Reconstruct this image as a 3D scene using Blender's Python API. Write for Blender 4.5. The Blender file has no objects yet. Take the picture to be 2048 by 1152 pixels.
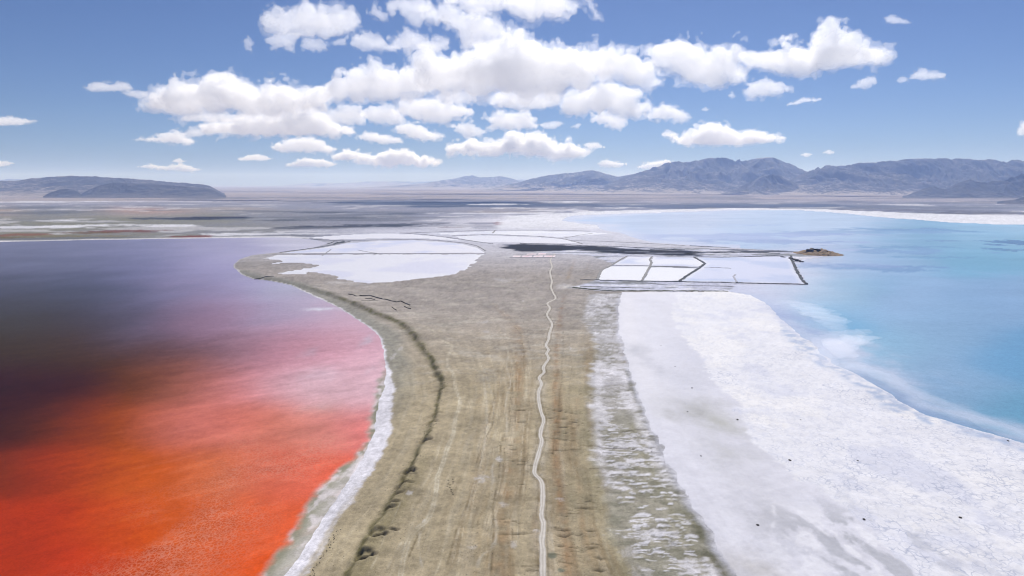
import bpy, math, random
import numpy as np
from mathutils import Vector

# ---------------------------------------------------------------- camera, sky, sun, exposure
SC = bpy.context.scene
COL = SC.collection
CAM_H = 200.0                     # a drone about 200 m above the spit
HORIZON = 368.0                   # image row of the true horizon (of 1152)
FPX = 1365.0                      # focal length in photo pixels (24 mm equivalent)
PITCH = math.atan((576.0 - HORIZON) / FPX)
SUN_EL, SUN_AZ = math.radians(50.0), math.radians(14.0)     # azimuth measured to the right of the view direction (+Y)

cam = bpy.data.cameras.new('camera')
cam.sensor_width = 36.0
cam.lens = FPX * 36.0 / 2048.0
cam.clip_start, cam.clip_end = 1.0, 400000.0
camo = bpy.data.objects.new('camera', cam)
camo.location = (0, 0, CAM_H)
camo.rotation_euler = (math.pi / 2 - PITCH, 0, 0)
COL.objects.link(camo)
SC.camera = camo

world = bpy.data.worlds.new('World')
SC.world = world
world.use_nodes = True
wn, wl = world.node_tree.nodes, world.node_tree.links
sky = wn.new('ShaderNodeTexSky')
sky.sky_type = 'NISHITA'
sky.sun_disc = False
sky.sun_elevation = SUN_EL
sky.sun_rotation = SUN_AZ
sky.altitude = 3000.0
sky.air_density = 1.15
sky.dust_density = 5.5
sky.ozone_density = 1.4
bg = wn['Background']
bg.inputs['Strength'].default_value = 0.05
tint = wn.new('ShaderNodeMix'); tint.data_type = 'RGBA'; tint.blend_type = 'MULTIPLY'      # the camera's cool rendering of the clear mountain sky
tint.inputs['Factor'].default_value = 1.0
tint.inputs['B'].default_value = (0.63, 0.80, 1.17, 1)
wl.new(sky.outputs[0], tint.inputs['A'])
wl.new(tint.outputs['Result'], bg.inputs[0])

sun = bpy.data.lights.new('sun', 'SUN')
sun.energy = 5.0
sun.angle = math.radians(0.53)
sun.color = (1.0, 0.965, 0.93)
suno = bpy.data.objects.new('sun', sun)
sdir = Vector((math.sin(SUN_AZ) * math.cos(SUN_EL), math.cos(SUN_AZ) * math.cos(SUN_EL), math.sin(SUN_EL)))
suno.rotation_euler = (-sdir).to_track_quat('-Z', 'Y').to_euler()
suno.location = (0, 0, 3000)
COL.objects.link(suno)

vs = SC.view_settings
SC.display_settings.display_device = 'sRGB'
vs.view_transform = 'Standard'
vs.look = 'None'
vs.exposure = 0.2
vs.gamma = 1.0
vs.use_curve_mapping = False

cy = SC.cycles
cy.max_bounces = 64
cy.diffuse_bounces = 3
cy.glossy_bounces = 3
cy.transmission_bounces = 4
cy.volume_bounces = 64
cy.transparent_max_bounces = 128
cy.use_denoising = True
cy.denoising_input_passes = 'RGB_ALBEDO_NORMAL'
SC.render.filter_size = 1.15
cy.pixel_filter_type = 'BLACKMAN_HARRIS'
cy.filter_width = 1.15
cy.sample_clamp_indirect = 8.0
cy.use_adaptive_sampling = True
cy.adaptive_threshold = 0.005

# ---------------------------------------------------------------- helpers
F32 = np.float32


def tag(o, label=None, cat=None, group=None, kind=None):
    if label: o['label'] = label
    if cat: o['category'] = cat
    if group: o['group'] = group
    if kind: o['kind'] = kind
    return o


def ray(px, py):
    """Direction in the place of a photo pixel (2048 x 1152)."""
    cp, sp = math.cos(PITCH), math.sin(PITCH)
    u = 576.0 - np.asarray(py, float)
    r = np.asarray(px, float) - 1024.0
    return r, FPX * cp + u * sp, -FPX * sp + u * cp


def G(px, py, z=0.0):
    """The point of the level z where that pixel's line meets it: used to survey the place, in metres."""
    x, y, d = ray(px, py)
    t = (z - CAM_H) / d
    return x * t, y * t


def surv(pts, z=0.0):
    a = np.array(pts, float)
    x, y = G(a[:, 0], a[:, 1], z)
    return np.stack([x, y], 1)


def _hash(i, j, k, seed):
    h = (i * np.int64(374761393) + j * np.int64(668265263) + k * np.int64(2147483647 - 58) + np.int64(seed) * np.int64(974634521)) & 0xFFFFFFFF
    h = ((h ^ (h >> 13)) * np.int64(1274126177)) & 0xFFFFFFFF
    h = ((h ^ (h >> 16)) * np.int64(2246822519 & 0x7FFFFFFF)) & 0xFFFFFFFF
    return ((h ^ (h >> 15)) & 0xFFFFFF).astype(F32) / F32(0xFFFFFF)


def vn2(x, y, seed=0):
    """value noise in the plane, -1..1"""
    xi, yi = np.floor(x), np.floor(y)
    fx, fy = (x - xi).astype(F32), (y - yi).astype(F32)
    xi, yi = xi.astype(np.int64), yi.astype(np.int64)
    fx = fx * fx * fx * (fx * (fx * 6 - 15) + 10); fy = fy * fy * fy * (fy * (fy * 6 - 15) + 10)
    a, b = _hash(xi, yi, 0, seed), _hash(xi + 1, yi, 0, seed)
    c, d = _hash(xi, yi + 1, 0, seed), _hash(xi + 1, yi + 1, 0, seed)
    return (a + (b - a) * fx + (c - a + (a - b - c + d) * fx) * fy) * 2 - 1


def fbm2(x, y, octv=4, seed=0, gain=0.5, lac=2.03):
    s, a, n = 0, 1.0, 0.0
    for k in range(octv):
        c, sn = math.cos(k * 0.7 + 0.3), math.sin(k * 0.7 + 0.3)
        s = s + a * vn2((x * c - y * sn) + k * 17.3, (x * sn + y * c) - k * 9.1, seed + k * 7)
        n += a
        a *= gain; x = x * lac; y = y * lac
    return s / n * 1.5


def ridged2(x, y, octv=4, seed=0, gain=0.5):
    s, a, n = 0, 1.0, 0.0
    for k in range(octv):
        c, sn = math.cos(k * 0.9 + 0.2), math.sin(k * 0.9 + 0.2)
        s = s + a * (1 - np.abs(vn2(x * c - y * sn + k * 3.7, x * sn + y * c + k * 5.1, seed + k * 5)) * 1.6)
        n += a
        a *= gain; x = x * 2.07; y = y * 2.07
    return s / n


def vn3(x, y, z, seed=0):
    xi, yi, zi = np.floor(x), np.floor(y), np.floor(z)
    fx, fy, fz = (x - xi).astype(F32), (y - yi).astype(F32), (z - zi).astype(F32)
    xi, yi, zi = xi.astype(np.int64), yi.astype(np.int64), zi.astype(np.int64)
    fx = fx * fx * (3 - 2 * fx); fy = fy * fy * (3 - 2 * fy); fz = fz * fz * (3 - 2 * fz)
    v = 0
    for dz in (0, 1):
        a, b = _hash(xi, yi, zi + dz, seed), _hash(xi + 1, yi, zi + dz, seed)
        c, d = _hash(xi, yi + 1, zi + dz, seed), _hash(xi + 1, yi + 1, zi + dz, seed)
        p = a + (b - a) * fx + (c - a + (a - b - c + d) * fx) * fy
        v = v + p * (fz if dz else 1 - fz)
    return v * 2 - 1


def sstep(a, b, x):
    t = np.clip((x - a) / (b - a), 0, 1)
    return t * t * (3 - 2 * t)


def poly_sd(P, x, y):
    """signed distance to a closed polygon, positive inside"""
    x = x.astype(F32); y = y.astype(F32)
    d = np.full(x.shape, 1e20, F32)
    ins = np.zeros(x.shape, bool)
    n = len(P)
    for i in range(n):
        ax, ay = P[i]; bx, by = P[(i + 1) % n]
        ex, ey = F32(bx - ax), F32(by - ay)
        L = max(float(ex * ex + ey * ey), 1e-9)
        wx, wy = x - F32(ax), y - F32(ay)
        t = np.clip((wx * ex + wy * ey) / F32(L), 0, 1)
        d = np.minimum(d, (wx - ex * t) ** 2 + (wy - ey * t) ** 2)
        if ay != by:
            cond = ((ay <= y) & (by > y)) | ((by <= y) & (ay > y))
            xin = F32(ax) + (y - F32(ay)) / F32(by - ay) * ex
            ins ^= cond & (x < xin)
    d = np.sqrt(d)
    return np.where(ins, d, -d)


def line_d(P, x, y):
    """distance to an open polyline; also the signed side (positive to the right of its direction) and the run along it"""
    x = x.astype(F32); y = y.astype(F32)
    best = np.full(x.shape, 1e20, F32)
    side = np.zeros(x.shape, F32); run = np.zeros(x.shape, F32)
    acc = 0.0
    for i in range(len(P) - 1):
        ax, ay = P[i]; bx, by = P[i + 1]
        ex, ey = F32(bx - ax), F32(by - ay)
        L = max(float(ex * ex + ey * ey), 1e-9)
        wx, wy = x - F32(ax), y - F32(ay)
        t = np.clip((wx * ex + wy * ey) / F32(L), 0, 1)
        dd = (wx - ex * t) ** 2 + (wy - ey * t) ** 2
        m = dd < best
        best = np.where(m, dd, best)
        side = np.where(m, np.sign(wx * ey - wy * ex), side)
        run = np.where(m, acc + t * math.sqrt(L), run)
        acc += math.sqrt(L)
    return np.sqrt(best), side, run


def smooth_line(P, n=4):
    """Catmull-Rom through surveyed points"""
    P = np.asarray(P, float)
    Q = np.vstack([2 * P[0] - P[1], P, 2 * P[-1] - P[-2]])
    out = []
    for i in range(1, len(Q) - 2):
        for k in range(n):
            t = k / n
            a, b, c, d = Q[i - 1], Q[i], Q[i + 1], Q[i + 2]
            out.append(0.5 * (2 * b + (c - a) * t + (2 * a - 5 * b + 4 * c - d) * t * t + (3 * b - a - 3 * c + d) * t ** 3))
    out.append(P[-1])
    return np.array(out)


def mesh_np(name, V, F, mat=None, parent=None, smooth=True):
    """link a mesh from numpy vertices and equal-sided faces"""
    V = np.asarray(V, F32); F = np.asarray(F, np.int32)
    me = bpy.data.meshes.new(name)
    me.vertices.add(len(V)); me.vertices.foreach_set('co', V.ravel())
    k = F.shape[1]
    me.loops.add(F.size); me.loops.foreach_set('vertex_index', F.ravel())
    me.polygons.add(len(F))
    me.polygons.foreach_set('loop_start', np.arange(0, F.size, k, dtype=np.int32))
    me.polygons.foreach_set('use_smooth', np.full(len(F), smooth))
    me.update(calc_edges=True)
    if mat: me.materials.append(mat)
    o = bpy.data.objects.new(name, me)
    COL.objects.link(o)
    if parent: o.parent = parent
    return o


def attr(o, name, v, typ='FLOAT'):
    a = o.data.attributes.new(name, typ, 'POINT')
    if typ == 'FLOAT_COLOR':
        c = np.ones((len(v), 4), F32); c[:, :3] = v
        a.data.foreach_set('color', c.ravel())
    else:
        a.data.foreach_set('value', np.asarray(v, F32).ravel())


def lin(c):
    c = np.array(c, float) / 255.0
    return np.where(c <= 0.04045, c / 12.92, ((c + 0.055) / 1.055) ** 2.4)


# ---------------------------------------------------------------- clouds
def surface_net(Fd):
    """Naive surface nets of the zero level of Fd (positive inside), in voxel units."""
    nx, ny, nz = Fd.shape
    s = Fd > 0
    cnt = np.zeros((nx - 1, ny - 1, nz - 1), np.int8)
    for dx in (0, 1):
        for dy in (0, 1):
            for dz in (0, 1):
                cnt += s[dx:nx - 1 + dx, dy:ny - 1 + dy, dz:nz - 1 + dz]
    act = (cnt > 0) & (cnt < 8)
    ci = np.argwhere(act)
    idx = np.full(act.shape, -1, np.int32)
    idx[act] = np.arange(len(ci))
    acc = np.zeros((len(ci), 3), F32); num = np.zeros(len(ci), F32)
    i, j, k = ci.T
    for ax in range(3):
        o1, o2 = [a for a in range(3) if a != ax]
        for p in (0, 1):
            for q in (0, 1):
                off = [0, 0, 0]; off[o1] = p; off[o2] = q
                a = Fd[i + off[0], j + off[1], k + off[2]]
                off2 = list(off); off2[ax] = 1
                b = Fd[i + off2[0], j + off2[1], k + off2[2]]
                m = (a > 0) != (b > 0)
                t = np.where(m, a / np.where(m, a - b, 1), 0)
                pos = np.zeros((len(ci), 3), F32)
                pos[:, o1] = p; pos[:, o2] = q; pos[:, ax] = t
                acc += pos * m[:, None]; num += m
    V = ci + acc / np.maximum(num, 1)[:, None]
    Q = []
    for ax in range(3):
        o1, o2 = (ax + 1) % 3, (ax + 2) % 3
        sl1 = [slice(None)] * 3; sl2 = [slice(None)] * 3
        sl1[ax] = slice(0, -1); sl2[ax] = slice(1, None)
        a, b = s[tuple(sl1)], s[tuple(sl2)]
        e = np.argwhere(a != b)
        flip = a[tuple(e.T)]
        ok = (e[:, o1] > 0) & (e[:, o2] > 0) & (e[:, o1] < Fd.shape[o1] - 1) & (e[:, o2] < Fd.shape[o2] - 1)
        e, flip = e[ok], flip[ok]
        def at(d1, d2):
            c = e.copy(); c[:, o1] += d1; c[:, o2] += d2
            return idx[tuple(c.T)]
        q = np.stack([at(-1, -1), at(0, -1), at(0, 0), at(-1, 0)], 1)
        q[~flip] = q[~flip][:, ::-1]
        Q.append(q)
    return V, np.vstack(Q)


def cloud_mat(density):
    m = bpy.data.materials.new('cloud_vapour')
    m.use_nodes = True
    nt = m.node_tree; nt.nodes.clear()
    out = nt.nodes.new('ShaderNodeOutputMaterial')
    v = nt.nodes.new('ShaderNodeVolumeScatter')
    v.inputs['Color'].default_value = (1, 1, 1, 1)
    v.inputs['Density'].default_value = density
    v.inputs['Anisotropy'].default_value = 0.5
    nt.links.new(v.outputs[0], out.inputs['Volume'])
    tr = nt.nodes.new('ShaderNodeBsdfTransparent')
    di = nt.nodes.new('ShaderNodeBsdfTranslucent')
    di.inputs[0].default_value = (0.95, 0.95, 0.95, 1)
    mx = nt.nodes.new('ShaderNodeMixShader')
    mx.inputs[0].default_value = 0.03
    nt.links.new(tr.outputs[0], mx.inputs[1]); nt.links.new(di.outputs[0], mx.inputs[2])
    nt.links.new(mx.outputs[0], out.inputs['Surface'])
    m.cycles.homogeneous_volume = True
    return m


CLOUD_MATS = {}


def cloud(label, outline, alt=2300.0, seed=1, density=0.0045, rough=1.0, group=None, thick=0.42, vox=2.2):
    P = np.array(outline, float)
    ybase = np.percentile(P[:, 1], 85)
    cx = P[:, 0].mean()
    x, y, d = ray(cx, ybase)
    t = (alt - CAM_H) / d
    D = y * t
    X, Yd, Zd = ray(P[:, 0], P[:, 1])
    tt = D / Yd
    W = np.stack([X * tt, CAM_H + Zd * tt], 1)
    mpp = D / FPX
    h = vox * mpp
    lo, hi = W.min(0), W.max(0)
    size = hi - lo
    R = 0.5 * min(size)
    R = max(R, 5 * mpp)
    T = thick * math.sqrt(R * max(size)) * 0.9
    pad = 0.45 * R * rough + 3 * h
    gx = np.arange(lo[0] - pad, hi[0] + pad, h)
    gz = np.arange(lo[1] - pad, hi[1] + pad, h)
    gy = np.arange(-T - pad * 0.6, T + pad * 0.6, h)
    XX, ZZ = np.meshgrid(gx, gz, indexing='ij')
    # outline wobble, then the depth of the body behind each point of it
    d2 = poly_sd(W, XX, ZZ)
    dm = d2.max()
    infl = np.sqrt(np.clip(d2, 0, None) / dm)
    FX = d2[:, None, :] - (gy[None, :, None] ** 2) / (T * T) * dm
    FX = FX.astype(F32) + F32(.08 * R)
    # billows
    amp = 0.74 * R * rough
    band = np.abs(FX) < amp * 1.1
    ii = np.argwhere(band)
    px_, py_, pz_ = gx[ii[:, 0]], gy[ii[:, 1]], gz[ii[:, 2]]
    n = 0; a = 1.0; tot = 0; sc = 1.0 / (R * 0.95)
    oct_n = int(max(2, min(7, math.log2(R / h) + 1.6)))
    for k in range(oct_n):
        nn = vn3(px_ * sc + k * 13.1 + seed * 3.3, py_ * sc, pz_ * sc * 1.15 + k * 7.7, seed * 31 + k)
        n = n + a * (np.abs(nn) * 2.0 - 0.72)
        tot += a
        a *= 0.60; sc *= 2.1
    # flat, calmer base
    hz = (pz_ - lo[1]) / max(size[1], 1)
    k = 0.55 + 0.45 * sstep(0.0, 0.45, hz)
    FX[band] += (amp * n / tot * k).astype(F32)
    FH = None
    if R / h > 3.4:                                     # a thin torn fringe round the dense body
        FH = FX + F32(.15 * R)
        band2 = np.abs(FH) < .85 * R
        i2 = np.argwhere(band2)
        qx, qy, qz = gx[i2[:, 0]], gy[i2[:, 1]], gz[i2[:, 2]]
        nn = 0; a = 1.0; sc = 1.0 / (R * .42); ta = 0
        for k2 in range(4):
            nn = nn + a * vn3(qx * sc + seed, qy * sc, qz * sc + 3.1, seed * 17 + 90 + k2); ta += a
            a *= .6; sc *= 2.1
        FH[band2] += (.62 * R * nn / ta).astype(F32)
        FH[0] = FH[-1] = -1; FH[:, 0] = FH[:, -1] = -1; FH[:, :, 0] = FH[:, :, -1] = -1
    FX[0] = FX[-1] = -1; FX[:, 0] = FX[:, -1] = -1; FX[:, :, 0] = FX[:, :, -1] = -1
    V, Q = surface_net(FX)
    V = V * h + np.array([gx[0], gy[0], gz[0]])
    org = np.array([(lo[0] + hi[0]) / 2, D, lo[1]])
    V = V - np.array([org[0], 0, org[2]])
    if density not in CLOUD_MATS: CLOUD_MATS[density] = cloud_mat(density)
    o = mesh_np('cloud', V, Q, CLOUD_MATS[density])
    o.location = org
    if FH is not None:
        V2, Q2 = surface_net(FH[::1, ::1, ::1])
        V2 = V2 * h + np.array([gx[0], gy[0], gz[0]]) - np.array([org[0], 0, org[2]])
        hd = density * .45
        if hd not in CLOUD_MATS: CLOUD_MATS[hd] = cloud_mat(hd)
        mesh_np('fringe', V2, Q2, CLOUD_MATS[hd], o)
    tag(o, label, 'cloud', group)
    return o

# ---------------------------------------------------------------- the lie of the land (surveyed outlines, in metres after surv())
def A(r, g, b):
    """base colour of a surface that shows this colour in the midday sun"""
    return lin((r, g, b)) / 1.58


RED_LAKE = [(-4200, 500), (-1500, 492), (-600, 487), (0, 484), (150, 481), (300, 478), (450, 476), (560, 475), (620, 478), (656, 486),
            (620, 496), (565, 504), (510, 510), (480, 519), (469, 528), (470, 537), (482, 549), (505, 558), (540, 562), (583, 571),
            (605, 582), (640, 598), (680, 617), (712, 638), (742, 657), (757, 672), (764, 690), (768, 712), (773, 740), (768, 775),
            (757, 800), (752, 835), (747, 868), (733, 905), (712, 938), (690, 972), (658, 1020), (620, 1078), (592, 1118), (566, 1152),
            (500, 1245), (380, 1420), (100, 1800), (-600, 2600), (-6000, 2600)]
BLUE_LAKE = [(1250, 470), (1180, 450), (1120, 440), (1150, 432), (1230, 428), (1330, 425), (1450, 421), (1600, 421), (1690, 427), (1760, 434),
             (1850, 441), (1920, 446), (1980, 449), (2048, 450), (2300, 456), (3000, 470), (6000, 500), (6000, 1100), (3000, 1000), (2300, 940),
             (2160, 915), (2048, 888), (1980, 868), (1900, 845), (1840, 826), (1795, 800), (1745, 766), (1700, 742), (1655, 722), (1630, 695),
             (1590, 662), (1558, 634), (1530, 606), (1500, 590), (1455, 583), (1470, 569), (1615, 570), (1588, 524), (1680, 506), (1590, 503), (1400, 492), (1300, 484)]
SALT = [(1243, 585), (1237, 610), (1238, 660), (1250, 715), (1266, 770), (1290, 830), (1312, 880), (1340, 935), (1372, 990), (1412, 1060),
        (1442, 1110), (1468, 1152), (1530, 1245), (1650, 1400), (2000, 1900), (6000, 1900), (6000, 1100), (3000, 1000), (2300, 940),
        (2160, 915), (2048, 888), (1980, 868), (1900, 845), (1840, 826), (1795, 800), (1745, 766), (1700, 742), (1655, 722), (1630, 695),
        (1590, 662), (1558, 634), (1530, 606), (1500, 590), (1455, 583), (1340, 585)]
CRUST = [(1350, 590), (1347, 640), (1372, 690), (1412, 727), (1418, 757), (1450, 788), (1482, 806), (1466, 824), (1494, 860), (1499, 892),
         (1545, 922), (1585, 962), (1640, 985), (1690, 1028), (1735, 1062), (1800, 1130), (1860, 1200), (2000, 1400), (6000, 1400), (6000, 900),
         (2048, 860), (1455, 560)]
SCARP = [(470, 530), (480, 545), (510, 556), (548, 561), (600, 573), (650, 589), (700, 607), (750, 629), (790, 645), (815, 660), (832, 680), (846, 702), (862, 722),
         (872, 745), (882, 762), (885, 780), (878, 805), (872, 832), (864, 852), (850, 884), (836, 912), (820, 944), (804, 975), (785, 1005),
         (766, 1035), (748, 1062), (738, 1082), (718, 1120), (695, 1158), (640, 1250), (500, 1500)]
ROAD = [(1110, 508), (1101, 520), (1104, 534), (1100, 545), (1102, 556), (1104, 565), (1102, 576), (1106, 587), (1111, 599), (1095, 608), (1100, 619), (1094, 633),
        (1104, 650), (1099, 669), (1097, 682), (1092, 693), (1097, 703), (1093, 711), (1097, 721), (1087, 737), (1088, 748), (1078, 759),
        (1083, 771), (1078, 786), (1077, 802), (1082, 826), (1087, 847), (1080, 872), (1083, 891), (1070, 936), (1070, 953), (1083, 970),
        (1085, 1009), (1082, 1037), (1087, 1054), (1084, 1081), (1085, 1109), (1086, 1152), (1080, 1230), (1070, 1400), (1050, 1800)]
TRACK = [(840, 655), (865, 665), (872, 677), (887, 687), (904, 697), (897, 716), (895, 740), (907, 757), (911, 782), (919, 806), (918, 823), (911, 845), (909, 860),
         (906, 880), (894, 908), (887, 933), (876, 961), (873, 989), (867, 1020), (855, 1048), (835, 1065), (820, 1087), (810, 1118), (803, 1152), (790, 1250), (760, 1500)]
PATHS = [  # pale footpaths and old tracks: (points, width in m, strength)
    ([(714, 589), (746, 586), (758, 594), (787, 595), (831, 597), (889, 597), (907, 600), (948, 603), (986, 608)], 2.2, .9),
    ([(758, 588), (787, 576), (850, 566), (930, 566), (1100, 566)], 1.6, .45),
    ([(986, 608), (1005, 625), (1020, 645), (1034, 660)], 2.5, .5),
    ([(845, 692), (904, 697), (950, 706), (975, 722)], 5.0, .55),
    ([(1008, 682), (1016, 707), (1014, 740), (1021, 770), (1012, 806), (1014, 860), (1010, 890), (990, 898)], 1.2, .7),
    ([(942, 740), (964, 755), (972, 800), (974, 850), (968, 900), (962, 930), (958, 965)], 1.6, .55),
    ([(958, 730), (968, 744), (985, 800), (988, 860)], 1.2, .5),
    ([(990, 926), (984, 945), (986, 965), (981, 990)], 1.6, .8),
    ([(990, 1035), (993, 1062), (990, 1090), (978, 1108), (962, 1120), (951, 1152)], 1.6, .75),
    ([(843, 1066), (838, 1090), (840, 1120), (846, 1152)], 1.0, .6),
    ([(805, 790), (860, 785), (910, 786), (925, 785)], 1.0, .5), ([(800, 770), (850, 764)], 1.2, .3),
    ([(1100, 1150), (1098, 900)], 0.01, 0),
    ([(1270, 905), (1290, 960), (1330, 1030), (1375, 1110), (1400, 1152)], 1.6, .25),
    ([(1100, 618), (1095, 608), (1048, 606), (1010, 606)], 1.2, .45)]
GULLIES = [  # short dark cracks across the old beach ridges
    [(1086, 880), (1110, 882), (1135, 885), (1156, 887)], [(1095, 905), (1125, 906), (1160, 904)], [(1100, 911), (1108, 914)], [(1095, 822), (1125, 827), (1150, 832)],
    [(1086, 839), (1110, 841), (1155, 844)], [(1090, 856), (1120, 858), (1158, 860)], [(1100, 850), (1140, 852)], [(1110, 868), (1150, 872)],
    [(1108, 1064), (1122, 1066), (1140, 1066)], [(1170, 1067), (1182, 1068), (1190, 1069)], [(1112, 1076), (1125, 1079), (1135, 1078), (1142, 1074)],
    [(1112, 1098), (1128, 1099)], [(1172, 1104), (1184, 1103), (1197, 1102)], [(1186, 1148), (1200, 1147), (1210, 1146)], [(1192, 1122), (1205, 1124)],
    [(998, 1075), (1030, 1074), (1065, 1072)], [(1018, 904), (1040, 905)], [(1020, 926), (1055, 928)], [(1160, 896), (1240, 900), (1300, 905)],
    [(1300, 905), (1335, 912)], [(1022, 846), (1050, 848)], [(1240, 868), (1270, 862), (1310, 863)], [(1150, 1021), (1195, 1024)], [(1020, 823), (1060, 825)],
    [(1105, 644), (1130, 645), (1140, 648)]]
GULLIES_LEFT = [  # notches worn into the scarp
    [(855, 770), (875, 764), (898, 763)], [(862, 788), (880, 784), (900, 781)], [(855, 838), (872, 833), (890, 835)], [(850, 852), (868, 848), (878, 850)], [(842, 890), (850, 886), (862, 890)],
    [(806, 952), (822, 946), (832, 948)], [(802, 965), (815, 957), (830, 957)], [(790, 983), (806, 975), (825, 975)], [(790, 998), (806, 993)], [(782, 1014), (798, 1013)],
    [(770, 1026), (790, 1022)], [(738, 1082), (760, 1076), (772, 1082)], [(778, 1070), (794, 1070)], [(714, 1124), (735, 1122), (748, 1122)]]
BOWLS = [(752, 1075, 6.0, 2.4), (727, 1120, 6.0, 2.4), (852, 887, 5.0, 1.6), (820, 950, 5.0, 1.6), (872, 755, 7.0, 1.8)]

W = {k: surv(v) for k, v in dict(red=RED_LAKE, blue=BLUE_LAKE, salt=SALT, crust=CRUST).items()}
W_SCARP = smooth_line(surv(SCARP), 3); W_ROAD = smooth_line(surv(ROAD), 4); W_TRACK = smooth_line(surv(TRACK), 4)

# survey lattice: vertices laid thick where the ground is near and thin where it is far
def _axis(segs):
    out = []
    for a, b, s in segs: out.append(np.arange(a, b, s))
    return np.concatenate(out)
LX = _axis([(-4000, -1200, 200), (-1200, -200, 40), (-200, -16, 8), (-16, 2064, 2.4), (2064, 2300, 8), (2300, 3300, 40), (3300, 6200, 200)])
LY = _axis([(371.2, 374, .7), (374, 420, 1.0), (420, 520, 1.3), (520, 1168, 2.0), (1168, 1300, 5), (1300, 2600, 40)])
PX, PY = np.meshgrid(LX, LY, indexing='xy')
GX, GY = G(PX, PY)
NR, NC = PX.shape
VALID = np.ones((NR, NC), bool)


def lattice_object(name, Z, keep, mat, attrs, kind='structure'):
    """a sheet over the surveyed lattice, cut to the cells where keep holds"""
    cell = keep[:-1, :-1] | keep[1:, :-1] | keep[:-1, 1:] | keep[1:, 1:]
    used = np.zeros((NR, NC), bool)
    used[:-1, :-1] |= cell; used[1:, :-1] |= cell; used[:-1, 1:] |= cell; used[1:, 1:] |= cell
    idx = np.full((NR, NC), -1, np.int64); idx[used] = np.arange(used.sum())
    r, c = np.nonzero(cell)
    F = np.stack([idx[r + 1, c], idx[r + 1, c + 1], idx[r, c + 1], idx[r, c]], 1)
    V = np.stack([GX[used], GY[used], Z[used]], 1)
    o = mesh_np(name, V, F, mat)
    for k, v in attrs.items():
        if v.ndim == 3: attr(o, k, v[used], 'FLOAT_COLOR')
        else: attr(o, k, v[used])
    tag(o, kind=kind)
    return o


def mix(c, col, m):
    m = np.clip(m, 0, 1)[..., None]
    return c * (1 - m) + np.asarray(col) * m


def rbf(points, power=2.6, xs=1.0):
    """smooth field through surveyed colour samples (x, y, r, g, b): inverse-distance over the picture's own spacing of the samples"""
    num = np.zeros((NR, NC, 3), F32); den = np.zeros((NR, NC), F32)
    wx = PX + 20 * fbm2(GX / 90, GY / 160, 4, 5); wy = PY + 9 * fbm2(GX / 80, GY / 140, 4, 9)
    for p in points:
        d = ((wx - p[0]) * xs) ** 2 + ((wy - p[1]) * 2.0) ** 2 + 500.0
        w = (np.exp(-d / (2 * 60.0 ** 2)) + 1e-3 / (1 + d / 1e4) ** 2).astype(F32)
        num += w[..., None] * np.asarray(p[2:], F32); den += w
    return num / den[..., None]


N_big = fbm2(GX / 260, GY / 260, 4, 1)
N_mid = fbm2(GX / 40, GY / 40, 4, 2)
N_sm = fbm2(GX / 9, GY / 9, 4, 3)
N_ti = fbm2(GX / 3.0, GY / 3.0, 3, 4)

_ys = np.array([540, 600, 660, 700, 750, 800, 850, 900, 960, 1050, 1152, 1300, 2600])
XL_ = np.interp(PY, _ys, [560, 690, 815, 845, 872, 878, 862, 842, 812, 756, 700, 600, -200]); XR_ = np.interp(PY, _ys, [1235, 1205, 1195, 1192, 1186, 1180, 1180, 1184, 1198, 1214, 1250, 1310, 1900])
S_ = (PX - XL_) / (XR_ - XL_)
near_red = fbm2(GX / 14, GY / 14, 4, 21) * 1.3 + fbm2(GX / 120, GY / 120, 3, 22) * np.clip((560 - PY) / 60, 0, 1) * 10
sdR = poly_sd(W['red'], GX, GY) + near_red
sdB = poly_sd(W['blue'], GX, GY) + fbm2(GX / 30, GY / 30, 5, 23) * 5 + fbm2(GX / 300, GY / 300, 3, 24) * np.clip((480 - PY) / 30, 0, 1) * 40
sdS = poly_sd(W['salt'], GX, GY) + fbm2(GX / 16, GY / 16, 5, 25) * 3.0
shore = -np.maximum(sdR, sdB)

# ---- heights
d_sc, s_sc, run_sc = line_d(W_SCARP, GX, GY)
d_sc_n = d_sc * s_sc + fbm2(GX / 12, GY / 12, 3, 31) * 1.6         # positive on the east (inland) side
east = -1.0
q = d_sc_n * east
SCW = 2.6
spit = (PY > 540) & (PX < 1200) & (PX > 440)
scarp_h = np.where(spit, 3.2 * sstep(-SCW, SCW, q) * (1 - 0.75 * sstep(6, 70, q)), 0)
scarp_h *= 0.8 + 0.35 * fbm2(run_sc / 30, run_sc * 0, 2, 33)
d_rd, s_rd, run_rd = line_d(W_ROAD, GX, GY)
u_rd = d_rd * s_rd
d_tr, s_tr, run_tr = line_d(W_TRACK, GX, GY)
Zland = np.where(shore > 0, 1.3 * np.tanh(shore / 22.0), shore * 0.12)
Zland = np.maximum(Zland, -3.0)
land_amt = sstep(4, 20, shore)
rib = fbm2(S_ * 19 + 0.22 * N_mid, GY / 160, 4, 41, .6)
Zland = Zland + land_amt * (scarp_h + 0.25 * N_mid + 0.20 * N_sm + (0.30 * rib + .12 * fbm2(S_ * 48 + .3 * N_mid, GY / 60, 3, 45, .6)) * (PY > 560) + 0.09 * N_ti)
g_dark = np.zeros((NR, NC), F32)
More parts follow.
